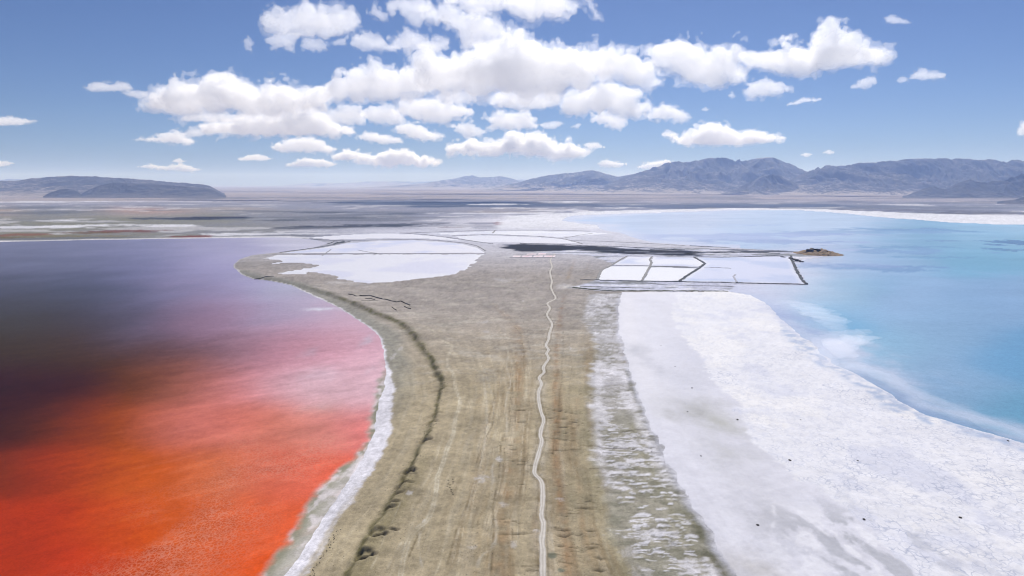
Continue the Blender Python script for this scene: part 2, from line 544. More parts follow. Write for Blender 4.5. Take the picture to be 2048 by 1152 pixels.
for L in GULLIES + GULLIES_LEFT:
    P = surv(L)
    m0, m1 = P.min(0) - 8, P.max(0) + 8
    bb = (GX > m0[0]) & (GX < m1[0]) & (GY > m0[1]) & (GY < m1[1])
    xs_, ys_ = GX[bb], GY[bb]
    d, s, r = line_d(smooth_line(P, 3), xs_ + 0.5 * N_ti[bb], ys_ + 0.9 * N_sm[bb])
    left = L in GULLIES_LEFT
    tot = np.linalg.norm(np.diff(P, axis=0), axis=1).sum()
    taper = np.sin(np.clip(r / tot, 0.05, .95) * math.pi) ** .5
    wd = 1.5 if left else 0.75
    k = np.exp(-(d / wd) ** 2) * taper
    Zland[bb] -= (2.6 if left else .9) * k
    Zland[bb] += (0.8 if left else .1) * np.exp(-((d - 2.6) / 1.2) ** 2) * taper
    g_dark[bb] = np.maximum(g_dark[bb], k * (0.55 if left else .9))
# thin old ruts and beach lines running with the spit, and short cracks across it
_rl = random.Random(21)
SPAN = (XR_ - XL_) * np.hypot(GY, CAM_H) / FPX
rut_pale = np.zeros((NR, NC), F32); rut_dark = np.zeros((NR, NC), F32)
_wob = fbm2(GY / 70, GY * 0 + 3, 3, 151) * .012; _wob2 = fbm2(GY / 45, GY * 0 + 9, 3, 152) * .016
for _k in range(64):
    _s0 = _rl.choice([_rl.uniform(.02, .98), _rl.uniform(.30, .62)])
    _y0 = _rl.uniform(600, 1060); _y1 = _y0 + _rl.uniform(60, 330)
    _w = _rl.uniform(.28, .75); _st = _rl.uniform(.35, .9)
    _d = np.abs(S_ - _s0 - (_wob if _k % 2 else _wob2) * _rl.uniform(-1, 1) - _rl.uniform(-.05, .05) * (PY - 900) / 300) * SPAN + .25 * N_ti
    _m = np.exp(-(_d / _w) ** 2) * sstep(_y0, _y0 + 30, PY) * sstep(_y1, _y1 - 30, PY) * _st
    if _k % 3 == 2:
        rut_dark = np.maximum(rut_dark, _m)
    else:
        rut_pale = np.maximum(rut_pale, 1.25 * _m)
        if _k % 4 == 0: rut_pale = np.maximum(rut_pale, np.exp(-(np.abs(_d - 1.7) / _w) ** 2) * sstep(_y0, _y0 + 30, PY) * sstep(_y1, _y1 - 30, PY) * _st)
rut_pale *= np.clip(.6 + .8 * N_sm + .5 * N_mid, 0, 1); rut_dark *= np.clip(.6 + .8 * N_sm, 0, 1)
Zland -= land_amt * (.22 * rut_dark - .06 * rut_pale)
for _k in range(46):
    _x = _rl.choice([_rl.uniform(1090, 1185), _rl.uniform(1090, 1185), _rl.uniform(985, 1060)]); _y = _rl.uniform(790, 1150); _l = _rl.uniform(10, 46)
    GULLIES.append([(_x, _y), (_x + _l * .5, _y + _rl.uniform(-1.5, 1.5)), (_x + _l, _y + _rl.uniform(-2, 3))])
for L in GULLIES[-46:]:
    P = surv(L)
    m0, m1 = P.min(0) - 4, P.max(0) + 4
    bb = (GX > m0[0]) & (GX < m1[0]) & (GY > m0[1]) & (GY < m1[1])
    d, s, r = line_d(P, GX[bb] + .4 * N_ti[bb], GY[bb] + .8 * N_sm[bb] + .5 * N_ti[bb])
    k = np.exp(-(d / .5) ** 2) * _rl.uniform(.3, .75)
    Zland[bb] -= .4 * k; g_dark[bb] = np.maximum(g_dark[bb], k)
for bx, by, rr, dep in BOWLS:
    cx, cyy = G(bx, by)
    d = np.hypot(GX - cx, (GY - cyy) * 0.8) + 0.8 * N_sm
    Zland -= .85 * dep * (1 - sstep(rr * .62, rr * .95, d))
    Zland += 0.5 * np.exp(-((d - rr * 1.15) / 1.5) ** 2)
rut = np.exp(-((d_rd - 0.85) / 0.42) ** 2)
Zland -= 0.12 * np.exp(-(d_rd / 2.2) ** 4) - 0.12 * np.exp(-((d_rd - 3.0) / 0.8) ** 2)

# ---- colours of the land
plain = sstep(560, 470, PY)
olive = A(156, 149, 121); tan_ = A(178, 164, 137); grey_ = A(160, 158, 152)
col = np.zeros((NR, NC, 3), F32) + olive
col = mix(col, tan_, sstep(-90, -10, u_rd * 1.0 + 25 * N_mid) * 0.8)
col = mix(col, A(170, 163, 159), sstep(800, 580, PY) * .85)
col = mix(col, A(146, 126, 96), np.clip(rib * 1.1 - .05, 0, 1) * sstep(620, 760, PY) * sstep(.18, .4, S_) * .6)
col = mix(col, A(184, 174, 152), np.clip(fbm2(S_ * 34 + .3 * N_mid, GY / 90, 4, 44, .6) * 1.3 - .26, 0, 1) * .55 * sstep(600, 760, PY))
col = mix(col, A(150, 118, 84), np.exp(-((u_rd * -1 - 20 - 4 * N_mid) / 4.5) ** 2) * sstep(700, 900, PY) * .0)
# rusty old ridge east of the road, and reddish braids west of it
for (pts, wdt, st, c) in [
        ([(1128, 590), (1120, 640), (1115, 680), (1112, 740), (1112, 830), (1112, 920), (1117, 980), (1122, 1020), (1130, 1070), (1135, 1152), (1140, 1250)], 4.0, .55, A(148, 114, 80)),
        ([(1035, 660), (1040, 700), (1038, 760), (1030, 830), (1022, 900), (1014, 980), (1008, 1060), (1000, 1152), (990, 1250)], 6.5, .5, A(152, 124, 92)),
        ([(985, 608), (1010, 632), (1035, 660)], 5, .5, A(160, 136, 112)),
        ([(1155, 800), (1152, 900), (1160, 1000), (1175, 1152)], 3, .35, A(150, 122, 90)),
        ([(1205, 545), (1190, 545), (1165, 560), (1140, 575)], 4, .2, A(150, 130, 100)),
        ([(1150, 520), (1142, 540), (1135, 560)], 5, .5, A(150, 128, 96)), ([(1180, 522), (1172, 545)], 4, .4, A(150, 128, 96)),
        ([(950, 760), (962, 830), (960, 900), (950, 960), (930, 1152)], 5, .35, A(146, 126, 98))]:
    d, s, r = line_d(smooth_line(surv(pts), 3), GX, GY)
    col = mix(col, c, np.exp(-((d + 1.5 * N_sm) / wdt) ** 2) * st * (0.55 + .9 * N_sm + .4 * rib))
N_st = fbm2(S_ * 48 + .3 * N_mid, GY / 60, 4, 45, .65)
lum = 1 + 0.10 * N_big + 0.15 * N_mid + 0.14 * N_sm + .13 * N_ti + 0.12 * N_st * sstep(580, 720, PY) * (S_ > -.3) * (S_ < 1.02)
col = mix(col, A(188, 182, 170), sstep(.22, .55, fbm2(GX / 34, GY / 15, 5, 130, .6)) * sstep(550, 580, PY) * sstep(830, 700, PY) * (PX > 560) * .5)
# scarp: damp, darker soil with thin scrub on its face and foot
face = np.exp(-((q + 0.6) / (2.6 + 5.0 * sstep(780, 640, PY))) ** 2) * spit
col = mix(col, A(104, 99, 66), face * (0.7 + .4 * N_sm))
col = mix(col, A(92, 92, 52), np.exp(-((q - 1) / 3.2) ** 2) * spit * sstep(.15, .5, N_sm + .5 * N_ti) * sstep(830, 700, PY) * .85)
col = mix(col, A(126, 118, 86), np.exp(-((q - 6 - 2 * N_mid) / 7) ** 2) * spit * sstep(900, 980, PY) * (.6 + .4 * N_mid))
# cooler, greyer strip between scarp and shore
col = mix(col, A(150, 150, 140), sstep(40, 12, shore + 6 * N_mid) * spit * sstep(900, 700, PY) * .7)
# greyish salty ground east of the tan zone
sd_mud = poly_sd(surv([(1240, 586), (1180, 590), (1165, 640), (1195, 690), (1188, 740), (1180, 800), (1178, 850), (1182, 910), (1198, 965), (1212, 1050),
                       (1228, 1100), (1250, 1152), (1290, 1260), (1500, 1600), (2100, 1900), (1700, 1400), (1475, 1152), (1372, 990), (1290, 830), (1250, 715), (1238, 650)]), GX, GY)
mud = sstep(-5, 7, sd_mud + 3.5 * N_sm + 4 * N_mid)
col = mix(col, A(160, 157, 144), mud * .85)
col = mix(col, A(184, 182, 186), mud * sstep(880, 760, PY) * np.clip(.6 + .5 * N_mid + .5 * N_sm, 0, 1) * .9)
streak = fbm2(GX / 16, GY / 5.5, 5, 51, .55)
crusty = fbm2(GX / 34, GY / 34, 4, 52)
upper = sstep(900, 800, PY)
inner = sstep(2, 20, sd_mud)
fine_st = fbm2(GX / 5.5 + .4 * N_sm, GY / 2.6, 4, 53, .6)
fil = 1 - np.abs(fbm2(GX / 20, GY / 20, 4, 54)) * 3.2
white_mud = np.clip(sstep(-.02, .55, streak * .55 + .75 * crusty + .55 * fine_st + .25 * np.clip(fil, 0, 1) + .22 * upper - .16) * mud, 0, 1)
rimL = np.exp(-((sd_mud - 7) / (5 + 2 * N_mid)) ** 2) * sstep(690, 760, PY) * sstep(1010, 930, PY)
white_mud = np.maximum(white_mud, rimL * (0.75 + .5 * N_sm))
col = mix(col, A(228, 226, 232), white_mud * (.85 - .15 * upper))
col = mix(col, A(118, 118, 100), mud * np.clip(sstep(.15, .5, -streak - .3 * crusty) * .5, 0, 1) * sstep(860, 940, PY))
d_bd, _, _ = line_d(smooth_line(surv([(1255, 740), (1270, 790), (1292, 835), (1313, 882), (1340, 935), (1366, 988), (1402, 1055), (1432, 1108), (1457, 1152), (1515, 1245)]), 3), GX, GY)
col = mix(col, A(98, 97, 74), np.exp(-((d_bd + 1.6 * N_sm + 1.2 * N_ti) / (3.0 + 2.6 * sstep(850, 1050, PY))) ** 2) * (.85 + .3 * N_sm))
d_bd2, _, _ = line_d(smooth_line(surv([(1262, 850), (1285, 905), (1310, 960), (1345, 1030), (1390, 1110), (1412, 1152)]), 3), GX, GY)
col = mix(col, A(140, 136, 112), np.exp(-(d_bd2 / 2.0) ** 2) * .5)
col = mix(col, A(198, 188, 166), rut_pale * .8)
col = mix(col, A(104, 92, 68), rut_dark * .8)
col = mix(col, A(200, 193, 182), np.exp(-(d_rd / 5.5) ** 2) * np.clip(.25 + .4 * N_sm + .3 * N_mid, 0, .6))
# lens-shaped crusts lying across the salty mud
for _k in range(170):
    _y = _rl.uniform(860, 1150) ; _x = float(np.interp(_y, [860, 960, 1050, 1152], [1215, 1235, 1260, 1300])) + _rl.uniform(-12, float(np.interp(_y, [860, 1152], [90, 130])))
    cx, cyy = G(_x, _y); mx_ = abs(G(_x + _rl.uniform(5, 17), _y)[0] - cx); my_ = abs(G(_x, _y + _rl.uniform(1.2, 2.8))[1] - cyy)
    bb = (np.abs(GX - cx) < 2.2 * mx_) & (np.abs(GY - cyy) < 4 * my_)
    ex = (GX[bb] - cx) / mx_; ey = (GY[bb] - cyy) / my_ + .5 * ex * ex - .3
    e = np.sqrt(ex ** 2 + ey ** 2) + .55 * N_ti[bb] + .4 * N_sm[bb]
    e2 = np.sqrt(ex ** 2 + (ey + 1.5) ** 2) + .5 * N_ti[bb]
    c = col[bb]
    c = mix(c, A(112, 110, 92), sstep(1.1, .5, e2) * .5)  # shadow line painted under each crust
    col[bb] = mix(c, A(232, 231, 238), sstep(1.1, .6, e) * _rl.uniform(.5, .95))
# scattered pale salt patches
for (x, y, rx, ry, s) in [(962, 962, 14, 12, .8), (998, 924, 8, 5, .9), (1005, 1015, 10, 5, .6), (1072, 1069, 8, 4, .8), (1120, 1005, 12, 5, .7), (1028, 1094, 7, 6, .6),
                          (944, 1100, 12, 6, .4), (818, 997, 6, 4, .9), (850, 1050, 8, 4, .9), (787, 713, 6, 6, .7), (800, 700, 5, 8, .5), (1140, 699, 5, 4, .6), (1010, 562, 30, 4, .8), (1130, 575, 22, 6, .9),
                          (1000, 560, 22, 3, .6), (970, 647, 12, 4, .5), (974, 667, 12, 4, .5), (1000, 618, 5, 3, .6), (1047, 604, 4, 3, .9), (1190, 600, 18, 5, .5), (1185, 640, 14, 9, .6), (700, 570, 40, 3, .6),
                          (740, 575, 30, 3, .5), (1258, 1110, 16, 14, .6), (1290, 1150, 20, 16, .6), (1330, 1138, 10, 4, .7), (680, 566, 30, 3, .7)]:
    cx, cyy = G(x, y); mx_ = abs(G(x + rx, y)[0] - cx); my_ = abs(G(x, y + ry)[1] - cyy)
    e = np.sqrt(((GX - cx) / mx_) ** 2 + ((GY - cyy) / my_) ** 2) + .6 * N_sm + .35 * N_ti
    e = e + .55 * fbm2(GX / (mx_ * .5), GY / (my_ * .5), 4, int(x) % 89) + .15
    col = mix(col, A(216, 212, 210), sstep(1.15, .35, e) * s * .75)
for (x, y, rx, ry) in [(1104, 1118, 11, 7), (1122, 1148, 9, 5)]:
    cx, cyy = G(x, y); mx_ = abs(G(x + rx, y)[0] - cx); my_ = abs(G(x, y + ry)[1] - cyy)
    e = np.sqrt(((GX - cx) / mx_) ** 2 + ((GY - cyy) / my_) ** 2) + .3 * N_sm
    col = mix(col, A(112, 118, 104), sstep(1.1, .6, e) * .8)
for pts, wdt, st in PATHS:
    if st <= 0: continue
    d, s, r = line_d(smooth_line(surv(pts), 4), GX, GY)
    wpx = np.maximum(wdt * .5, (GY / FPX) * 1.0)
    tot = np.linalg.norm(np.diff(surv(pts), axis=0), axis=1).sum()
    fade = np.clip(np.minimum(r, tot - r) / (tot * .18), 0, 1) * np.clip(.88 + .9 * fbm2(r / 14, r * 0 + st, 3, 48) + .5 * N_sm, 0, 1)
    col = mix(col, A(200, 193, 178), np.exp(-((d + .6 * N_sm + .35 * N_ti) / wpx) ** 2) * st * fade)
# tyre-worn second track and the dark verges of the road
col = mix(col, A(196, 188, 168), np.maximum(np.exp(-((d_tr + .25 * N_ti - .95) / .5) ** 2), .35 * np.exp(-(d_tr / 1.6) ** 2)) * np.clip(.9 + .5 * N_mid + .4 * N_sm, .3, 1))
col = mix(col, A(122, 112, 88), np.exp(-((d_rd - 2.7) / .55) ** 2) * .6)
col = mix(col, A(70, 62, 44), g_dark)
# red shore: salt rim and the silt behind it
rim_zone = (PX > 560) & (PX < 860) & (PY > 575) | ((PY > 1100) & (PX < 800))
rimw = 2.0 + 11.0 * sstep(720, 800, PY) * (1 - .28 * sstep(900, 1050, PY)) + 1.5 * N_sm
rim = sstep(rimw + 2.2, rimw - 1.5, shore + .8 * N_ti) * (shore > -4) * rim_zone
gap = np.exp(-((shore - 8.5 - N_sm) / 1.8) ** 2) * sstep(960, 1060, PY)
col = mix(col, A(232, 230, 238), rim * (.95 - .6 * gap) * (1 - .45 * sstep(.1, .5, fbm2(GX / 2.2, GY / 2.2, 3, 61)) * sstep(5, 12, shore) * sstep(880, 1000, PY)))
rim2 = sstep(3.2, 1.2, np.abs(shore - 1.2) + 1.2 * N_ti) * (PX < 640) * (PY > 505) * (PY < 600)
col = mix(col, A(226, 224, 232), rim2 * .7)

# ---- far plain: pinkish gravel, olive marsh, white efflorescence, dark wet mud, painted cloud shade, rust patches
far = plain
farcol = np.zeros((NR, NC, 3), F32) + A(146, 147, 160)
farcol = mix(farcol, A(132, 130, 106), sstep(405, 432, PY) * sstep(800, 300, PX) * (.7 + .3 * N_big))
fb = fbm2(GX / 900, GY / 900, 5, 71); fb2 = fbm2(GX / 420, GY / 420, 5, 72); fb3 = fbm2(GX / 1700, GY / 1700, 4, 73)
farcol = mix(farcol, A(178, 164, 150), sstep(.1, .6, fb3) * .6)
farcol = mix(farcol, A(176, 162, 154), sstep(412, 392, PY) * .8)
farcol = mix(farcol, A(186, 152, 132), np.exp(-((PX - 280) / 90) ** 2 - ((PY - 421 - .02 * (PX - 280)) / 7) ** 2) * .8)
farcol = mix(farcol, A(190, 165, 140), np.exp(-((PX + 20) / 60) ** 2 - ((PY - 423) / 10) ** 2) * .7)
wet = sstep(.25, .5, fb2 + .25 * fb) * sstep(390, 400, PY)
farcol = mix(farcol, A(232, 230, 236), sstep(.28, .55, fb2 + .45 * vn2(GX / 130, GY / 130, 75)) * (.42 + .35 * sstep(700, 1000, PX)) * sstep(398, 415, PY))
farcol = mix(farcol, A(96, 100, 104), sstep(.22, .5, fbm2(GX / 1500, GY / 520, 5, 76)) * .6 * sstep(388, 396, PY))
farcol = mix(farcol, A(228, 226, 236), sstep(720, 1000, PX) * sstep(424, 440, PY) * (.6 + .5 * fb))
def blob(x, y, rx, ry, n=.5):
    cx, cyy = G(x, y); mx_ = abs(G(x + rx, y)[0] - cx); my_ = abs(G(x, y + ry)[1] - cyy)
    sc = min(mx_, my_) * .8
    e = np.sqrt(((GX - cx) / mx_) ** 2 + ((GY - cyy) / my_) ** 2) + n * fbm2(GX / sc, GY / sc, 4, int(x) % 97 + 3)
    return sstep(1.25, .75, e)
for (x, y, rx, ry, c, s) in [
        (640, 456, 70, 3.2, (56, 58, 62), .95), (720, 453, 110, 1.8, (60, 64, 70), .9), (780, 450, 80, 2.0, (70, 76, 84), .8), (385, 437, 100, 2.6, (66, 68, 72), .9), (440, 435, 60, 1.4, (60, 62, 66), .9), (300, 438, 40, 1.2, (80, 82, 82), .7),
        (560, 441, 50, 1.5, (84, 86, 90), .6), (640, 425, 60, 2.0, (84, 90, 96), .7), (700, 436, 50, 1.5, (80, 84, 90), .6), (800, 428, 60, 2.2, (84, 92, 106), .6), (860, 447, 60, 1.6, (90, 94, 104), .6),
        (800, 406, 130, 4, (72, 84, 104), .8), (930, 408, 150, 5, (62, 76, 98), .85), (1080, 411, 140, 4, (68, 80, 100), .8), (900, 402, 200, 3, (100, 110, 130), .5),  # bluish bands here and below: cloud shadow put into the ground colour
        (1330, 413, 110, 3.5, (84, 98, 122), .7), (1580, 411, 160, 3.6, (84, 98, 120), .75), (1500, 414, 120, 2.5, (92, 102, 120), .7), (1800, 421, 140, 2.5, (110, 106, 110), .6), (1980, 426, 110, 3.5, (104, 100, 100), .7), (1720, 404, 60, 2.0, (112, 114, 128), .5),
        (240, 463, 70, 2.6, (128, 80, 56), .85), (170, 466, 60, 2.0, (120, 96, 58), .8), (40, 470, 60, 2.8, (140, 96, 62), .8), (10, 476, 40, 2, (116, 104, 62), .8), (120, 473, 70, 2.6, (130, 120, 76), .7), (385, 474, 42, 2.6, (132, 78, 56), .9), (345, 476, 20, 1.6, (118, 100, 60), .8),
        (1015, 447, 32, 3.2, (152, 108, 106), .8), (905, 455, 22, 1.2, (130, 110, 104), .7), (960, 447, 30, 2, (150, 150, 165), .6), (210, 473, 60, 2, (136, 128, 92), .6)]:
    farcol = mix(farcol, A(*c) * (.7 if max(c) - min(c) < 26 else .9), np.clip(blob(x, y, rx, ry) * s * 1.1, 0, 1))
for (x, y, rx, ry, s) in [(60, 455, 120, 2.4, .8), (160, 452, 70, 2, .7), (330, 452, 60, 2.4, .8), (250, 450, 80, 1.4, .6), (120, 442, 40, 1.2, .8), (90, 404, 140, 1.4, .7), (300, 403, 120, .8, .5), (270, 414, 30, .8, .6), (560, 468, 140, 2.0, .6),
                          (460, 470, 60, 2, .7), (600, 463, 60, 2, .4), (1150, 452, 32, 5, .95), (1000, 427, 140, 1.2, .6), (1130, 404, 60, .9, .8), (1000, 409, 60, 1.0, .8), (1040, 466, 90, 4, .7)]:
    farcol = mix(farcol, A(238, 238, 246), blob(x, y, rx, ry, .45) * s)
# white beach round the blue lake's far side and the white fringe on the red lake's far shore
beach = sstep(150, 20, shore) * (sdB > sdR) * (PY < 470) * sstep(1000, 1300, PX)
sdbeach = poly_sd(surv([(1000, 434), (1150, 425), (1300, 419.5), (1500, 416.5), (1650, 418.5), (1750, 423.5), (1900, 428.5), (2048, 433), (2300, 440), (3200, 455), (6000, 470), (6000, 700), (1700, 470), (1250, 500), (1000, 470)]), GX, GY)
beachm = sstep(-30, 30, sdbeach + 45 * fb2)
farcol = mix(farcol, A(240, 240, 246), beachm * .95)
farcol = mix(farcol, A(236, 234, 240), sstep(60, 8, shore + 25 * fb2) * (PX < 620) * (PY < 500) * .8)
# salty ground round the ponds
farcol = mix(farcol, A(216, 216, 228), sstep(452, 462, PY) * sstep(560, 800, PX + 60 * fb) * .8)
col = mix(col, farcol, far)
# ground among the ponds to the east: milky, streaked with dark mud
sd_pw = poly_sd(surv([(1000, 488), (1140, 492), (1300, 495), (1600, 502), (1690, 508), (1620, 570), (1460, 584), (1200, 584), (1140, 578), (1195, 562), (1200, 545), (1225, 528), (1180, 512), (1040, 503)]), GX, GY)
pw = sstep(-4, 4, sd_pw + 6 * N_mid)
pwc = np.zeros((NR, NC, 3), F32) + A(206, 208, 226)
ps = fbm2(GX / 90, GY / 26, 5, 81)
pwc = mix(pwc, A(120, 122, 112), sstep(.05, .5, ps + .3 * N_mid) * .75)
pwc = mix(pwc, A(236, 236, 242), sstep(.1, .5, -ps) * .7)
col = mix(col, pwc, pw)
sd_dk = poly_sd(surv([(985, 490), (1040, 488), (1130, 491.5), (1200, 494.5), (1300, 500.5), (1400, 503.5), (1440, 505), (1400, 509), (1380, 512), (1300, 510.5), (1250, 509), (1215, 505), (1150, 501.5), (1090, 503), (1040, 502)]), GX, GY)
dk = sstep(-14, 12, sd_dk + 38 * fbm2(GX / 130, GY / 45, 5, 82))
col = mix(col, A(22, 28, 36), dk * .98)
d_st, _, _ = line_d(smooth_line(surv([(1225, 503), (1300, 505), (1360, 507.5), (1420, 506), (1480, 504), (1550, 504), (1605, 503)]), 4), GX, GY)
col = mix(col, A(30, 36, 42), sstep(34, 12, d_st + 22 * fbm2(GX / 70, GY / 30, 4, 84)) * .9)
col = mix(col, A(206, 212, 232), .7 * sstep(.2, .5, fbm2(GX / 120, GY / 30, 4, 83)) * dk * sstep(1180, 1300, PX) * .7)
col = mix(col, A(206, 206, 216), sstep(-7, 1, sdS + 1.5 * N_sm) * (PY > 586) * .85)
col = mix(col, A(226, 228, 238), sstep(-40, -15, sdB) * (PY > 590) * (PX > 1300))
col = col * (lum * (1 - .5 * far) + .5 * far)[..., None]
col = np.clip(col, .015, .84)


def surf_mat(name, rough=.9, fine=((.35, .10), (1.6, .08), (6.0, .06)), bump=.25, spec=.25, specks=0.0):
    m = bpy.data.materials.new(name); m.use_nodes = True
    nt = m.node_tree; N, L = nt.nodes, nt.links
    b = N['Principled BSDF']
    b.inputs['Roughness'].default_value = rough
    b.inputs['Specular IOR Level'].default_value = spec
    a = N.new('ShaderNodeAttribute'); a.attribute_name = 'albedo'
    geo = N.new('ShaderNodeNewGeometry')
    cur = a.outputs['Color']
    hgt = None
    for size, amt in fine:
        t = N.new('ShaderNodeTexNoise'); t.inputs['Scale'].default_value = 1 / size; t.inputs['Detail'].default_value = 3.0; t.inputs['Roughness'].default_value = .6
        L.new(geo.outputs['Position'], t.inputs['Vector'])
        r = N.new('ShaderNodeMapRange'); r.inputs['From Min'].default_value = .25; r.inputs['From Max'].default_value = .75
        r.inputs['To Min'].default_value = 1 - amt; r.inputs['To Max'].default_value = 1 + amt
        L.new(t.outputs['Fac'], r.inputs['Value'])
        v = N.new('ShaderNodeVectorMath'); v.operation = 'SCALE'
        L.new(cur, v.inputs[0]); L.new(r.outputs[0], v.inputs['Scale'])
        cur = v.outputs[0]; hgt = t.outputs['Fac']
    if specks:                                        # stones and tufts a hand or two across
        for size, lo, hi, c in ((1.3, .63, .68, 1 - specks), (1.0, .64, .70, 1 + specks * .7), (3.4, .64, .72, 1 - specks * .7)):
            t = N.new('ShaderNodeTexNoise'); t.inputs['Scale'].default_value = 1 / size; t.inputs['Detail'].default_value = 1.5
            L.new(geo.outputs['Position'], t.inputs['Vector'])
            r = N.new('ShaderNodeMapRange'); r.inputs['From Min'].default_value = lo; r.inputs['From Max'].default_value = hi
            r.inputs['To Min'].default_value = 1; r.inputs['To Max'].default_value = c
            L.new(t.outputs['Fac'], r.inputs['Value'])
            v = N.new('ShaderNodeVectorMath'); v.operation = 'SCALE'
            L.new(cur, v.inputs[0]); L.new(r.outputs[0], v.inputs['Scale']); cur = v.outputs[0]
    L.new(cur, b.inputs['Base Color'])
    if bump:
        bp = N.new('ShaderNodeBump'); bp.inputs['Strength'].default_value = bump; bp.inputs['Distance'].default_value = .5
        L.new(hgt, bp.inputs['Height']); L.new(bp.outputs[0], b.inputs['Normal'])
    return m


Zground = Zland.copy()
ground_mat = surf_mat('sandy_ground', spec=.03, fine=((.9, .20), (2.6, .12), (9.0, .07)), bump=.6, specks=.18)
lattice_object('ground', Zground, VALID, ground_mat, {'albedo': col})
print('ground', NR, NC)

# ---------------------------------------------------------------- salt flat
zs = Zland * .6 + .25 + np.clip(sdS / 16, -1.2, .3)
dz_ = sstep(-6, 6, sdS)
zs = np.where(sdS > 0, np.maximum(zs, Zland + np.clip(sdS / 30, 0, .12) + .02), np.minimum(zs, Zland + np.clip(sdS / 8, -1, 0)))
scol = np.zeros((NR, NC, 3), F32) + A(220, 220, 230)
veil = fbm2(GX / 45, GY / 70, 4, 91); veil2 = fbm2(GX / 22, GY / 30, 5, 98, .6); veil3 = fbm2(GX / 19, GY / 34, 5, 99, .6)
scol = mix(scol, A(230, 230, 240), sstep(-.35, .4, veil + .5 * veil2) * .85)
scol = mix(scol, A(232, 232, 242), sstep(820, 680, PY) * .6)
scol = mix(scol, A(236, 235, 242), np.exp(-((sdS - 14) / 16) ** 2) * sstep(900, 720, PY) * .9)
def gblob(x, y, rx, ry, n=.35):
    cx, cyy = G(x, y); mx_ = abs(G(x + rx, y)[0] - cx); my_ = abs(G(x, y + ry)[1] - cyy)
    e = ((GX - cx) / mx_ + .55 * veil2) ** 2 + ((GY - cyy) / my_ + .55 * veil3) ** 2
    return np.exp(-e) * np.clip(.75 + n * 1.6 * veil + .35 * veil3, 0, 1.4)
for (x, y, rx, ry, c, s) in [(1285, 725, 30, 22, (176, 178, 190), .55), (1270, 700, 20, 12, (178, 180, 190), .4), (1370, 815, 60, 30, (176, 176, 174), .6), (1450, 855, 40, 34, (172, 172, 160), .75), (1440, 905, 34, 30, (184, 184, 180), .6), (1480, 1130, 60, 36, (184, 178, 168), .6), (1520, 1010, 60, 50, (196, 195, 200), .5),
                             (1385, 760, 50, 30, (200, 202, 214), .5), (1600, 1110, 60, 30, (186, 188, 200), .6), (1400, 720, 40, 60, (206, 208, 222), .5), (1620, 1010, 40, 16, (196, 198, 212), .5), (1500, 960, 60, 40, (206, 206, 214), .5)]:
    scol = mix(scol, A(*c), gblob(x, y, rx, ry) * s)
sdC = poly_sd(W['crust'], GX, GY) + fbm2(GX / 11, GY / 11, 5, 92) * 4.5 + fbm2(GX / 50, GY / 50, 3, 93) * 6
cr = sstep(-2, 2, sdC + 2 * veil2)
crc = np.zeros((NR, NC, 3), F32) + A(240, 240, 246)
crc = mix(crc, A(222, 224, 238), sstep(.05, .6, fbm2(GX / 30, GY / 60, 4, 94)) * .75)
crc = mix(crc, A(250, 248, 248), sstep(.1, .6, fbm2(GX / 60, GY / 60, 3, 95)) * .7)
spk = fbm2(GX / 4.5, GY / 5.5, 4, 120, .6)
crc = mix(crc, A(206, 210, 228), sstep(.12, .5, spk + .35 * veil2) * .30)
scol = mix(scol, crc, cr)
# torn tongues of crust and grey mud near the lower right
tongue = fbm2(GX / 13 + .4 * N_mid, GY / 26, 5, 96, .55)
low = sstep(980, 1060, PY) * np.exp(-((PX - 1640 - (PY - 1000) * .8) / 170) ** 2)
scol = mix(scol, A(176, 178, 186), sstep(.08, .42, tongue) * low * .75)
scol = mix(scol, A(242, 242, 248), sstep(.1, .3, -tongue) * low * .8)
for pts in [[(1590, 1020), (1612, 1040), (1640, 1060), (1668, 1082), (1700, 1110)], [(1560, 1070), (1592, 1092), (1610, 1120), (1632, 1148)], [(1665, 990), (1690, 1012), (1716, 1036)], [(1545, 1060), (1550, 1040), (1547, 1015)]]:
    d, s, r = line_d(smooth_line(surv(pts), 3), GX + 1.5 * N_sm, GY + 2 * N_sm)
    scol = mix(scol, A(240, 240, 246), np.exp(-(d / 1.3) ** 2) * .55 * np.clip(.5 + 1.2 * N_sm, 0, 1))
# bluish tone along the water's edge
brine = np.exp(-((sdB + 12 + 3 * N_mid) / 11) ** 2) * sstep(600, 700, PY) * (PX > 1560)  # brine: mask of the bluish band along the water's edge
scol = mix(scol, A(168, 186, 216), np.clip(brine * (.55 + .9 * N_sm), 0, .85))
scol = mix(scol, A(176, 190, 222), gblob(1590, 640, 34, 26) * .7)
scol = np.clip(scol * (1 + .03 * N_mid + .03 * N_sm)[..., None], .02, .84)
cells = cr * np.clip(.45 + .9 * sstep(-.1, .5, fbm2(GX / 45, GY / 45, 3, 97)) + .3 * sstep(1700, 1850, PX), 0, 1) * sstep(600, 760, PY)


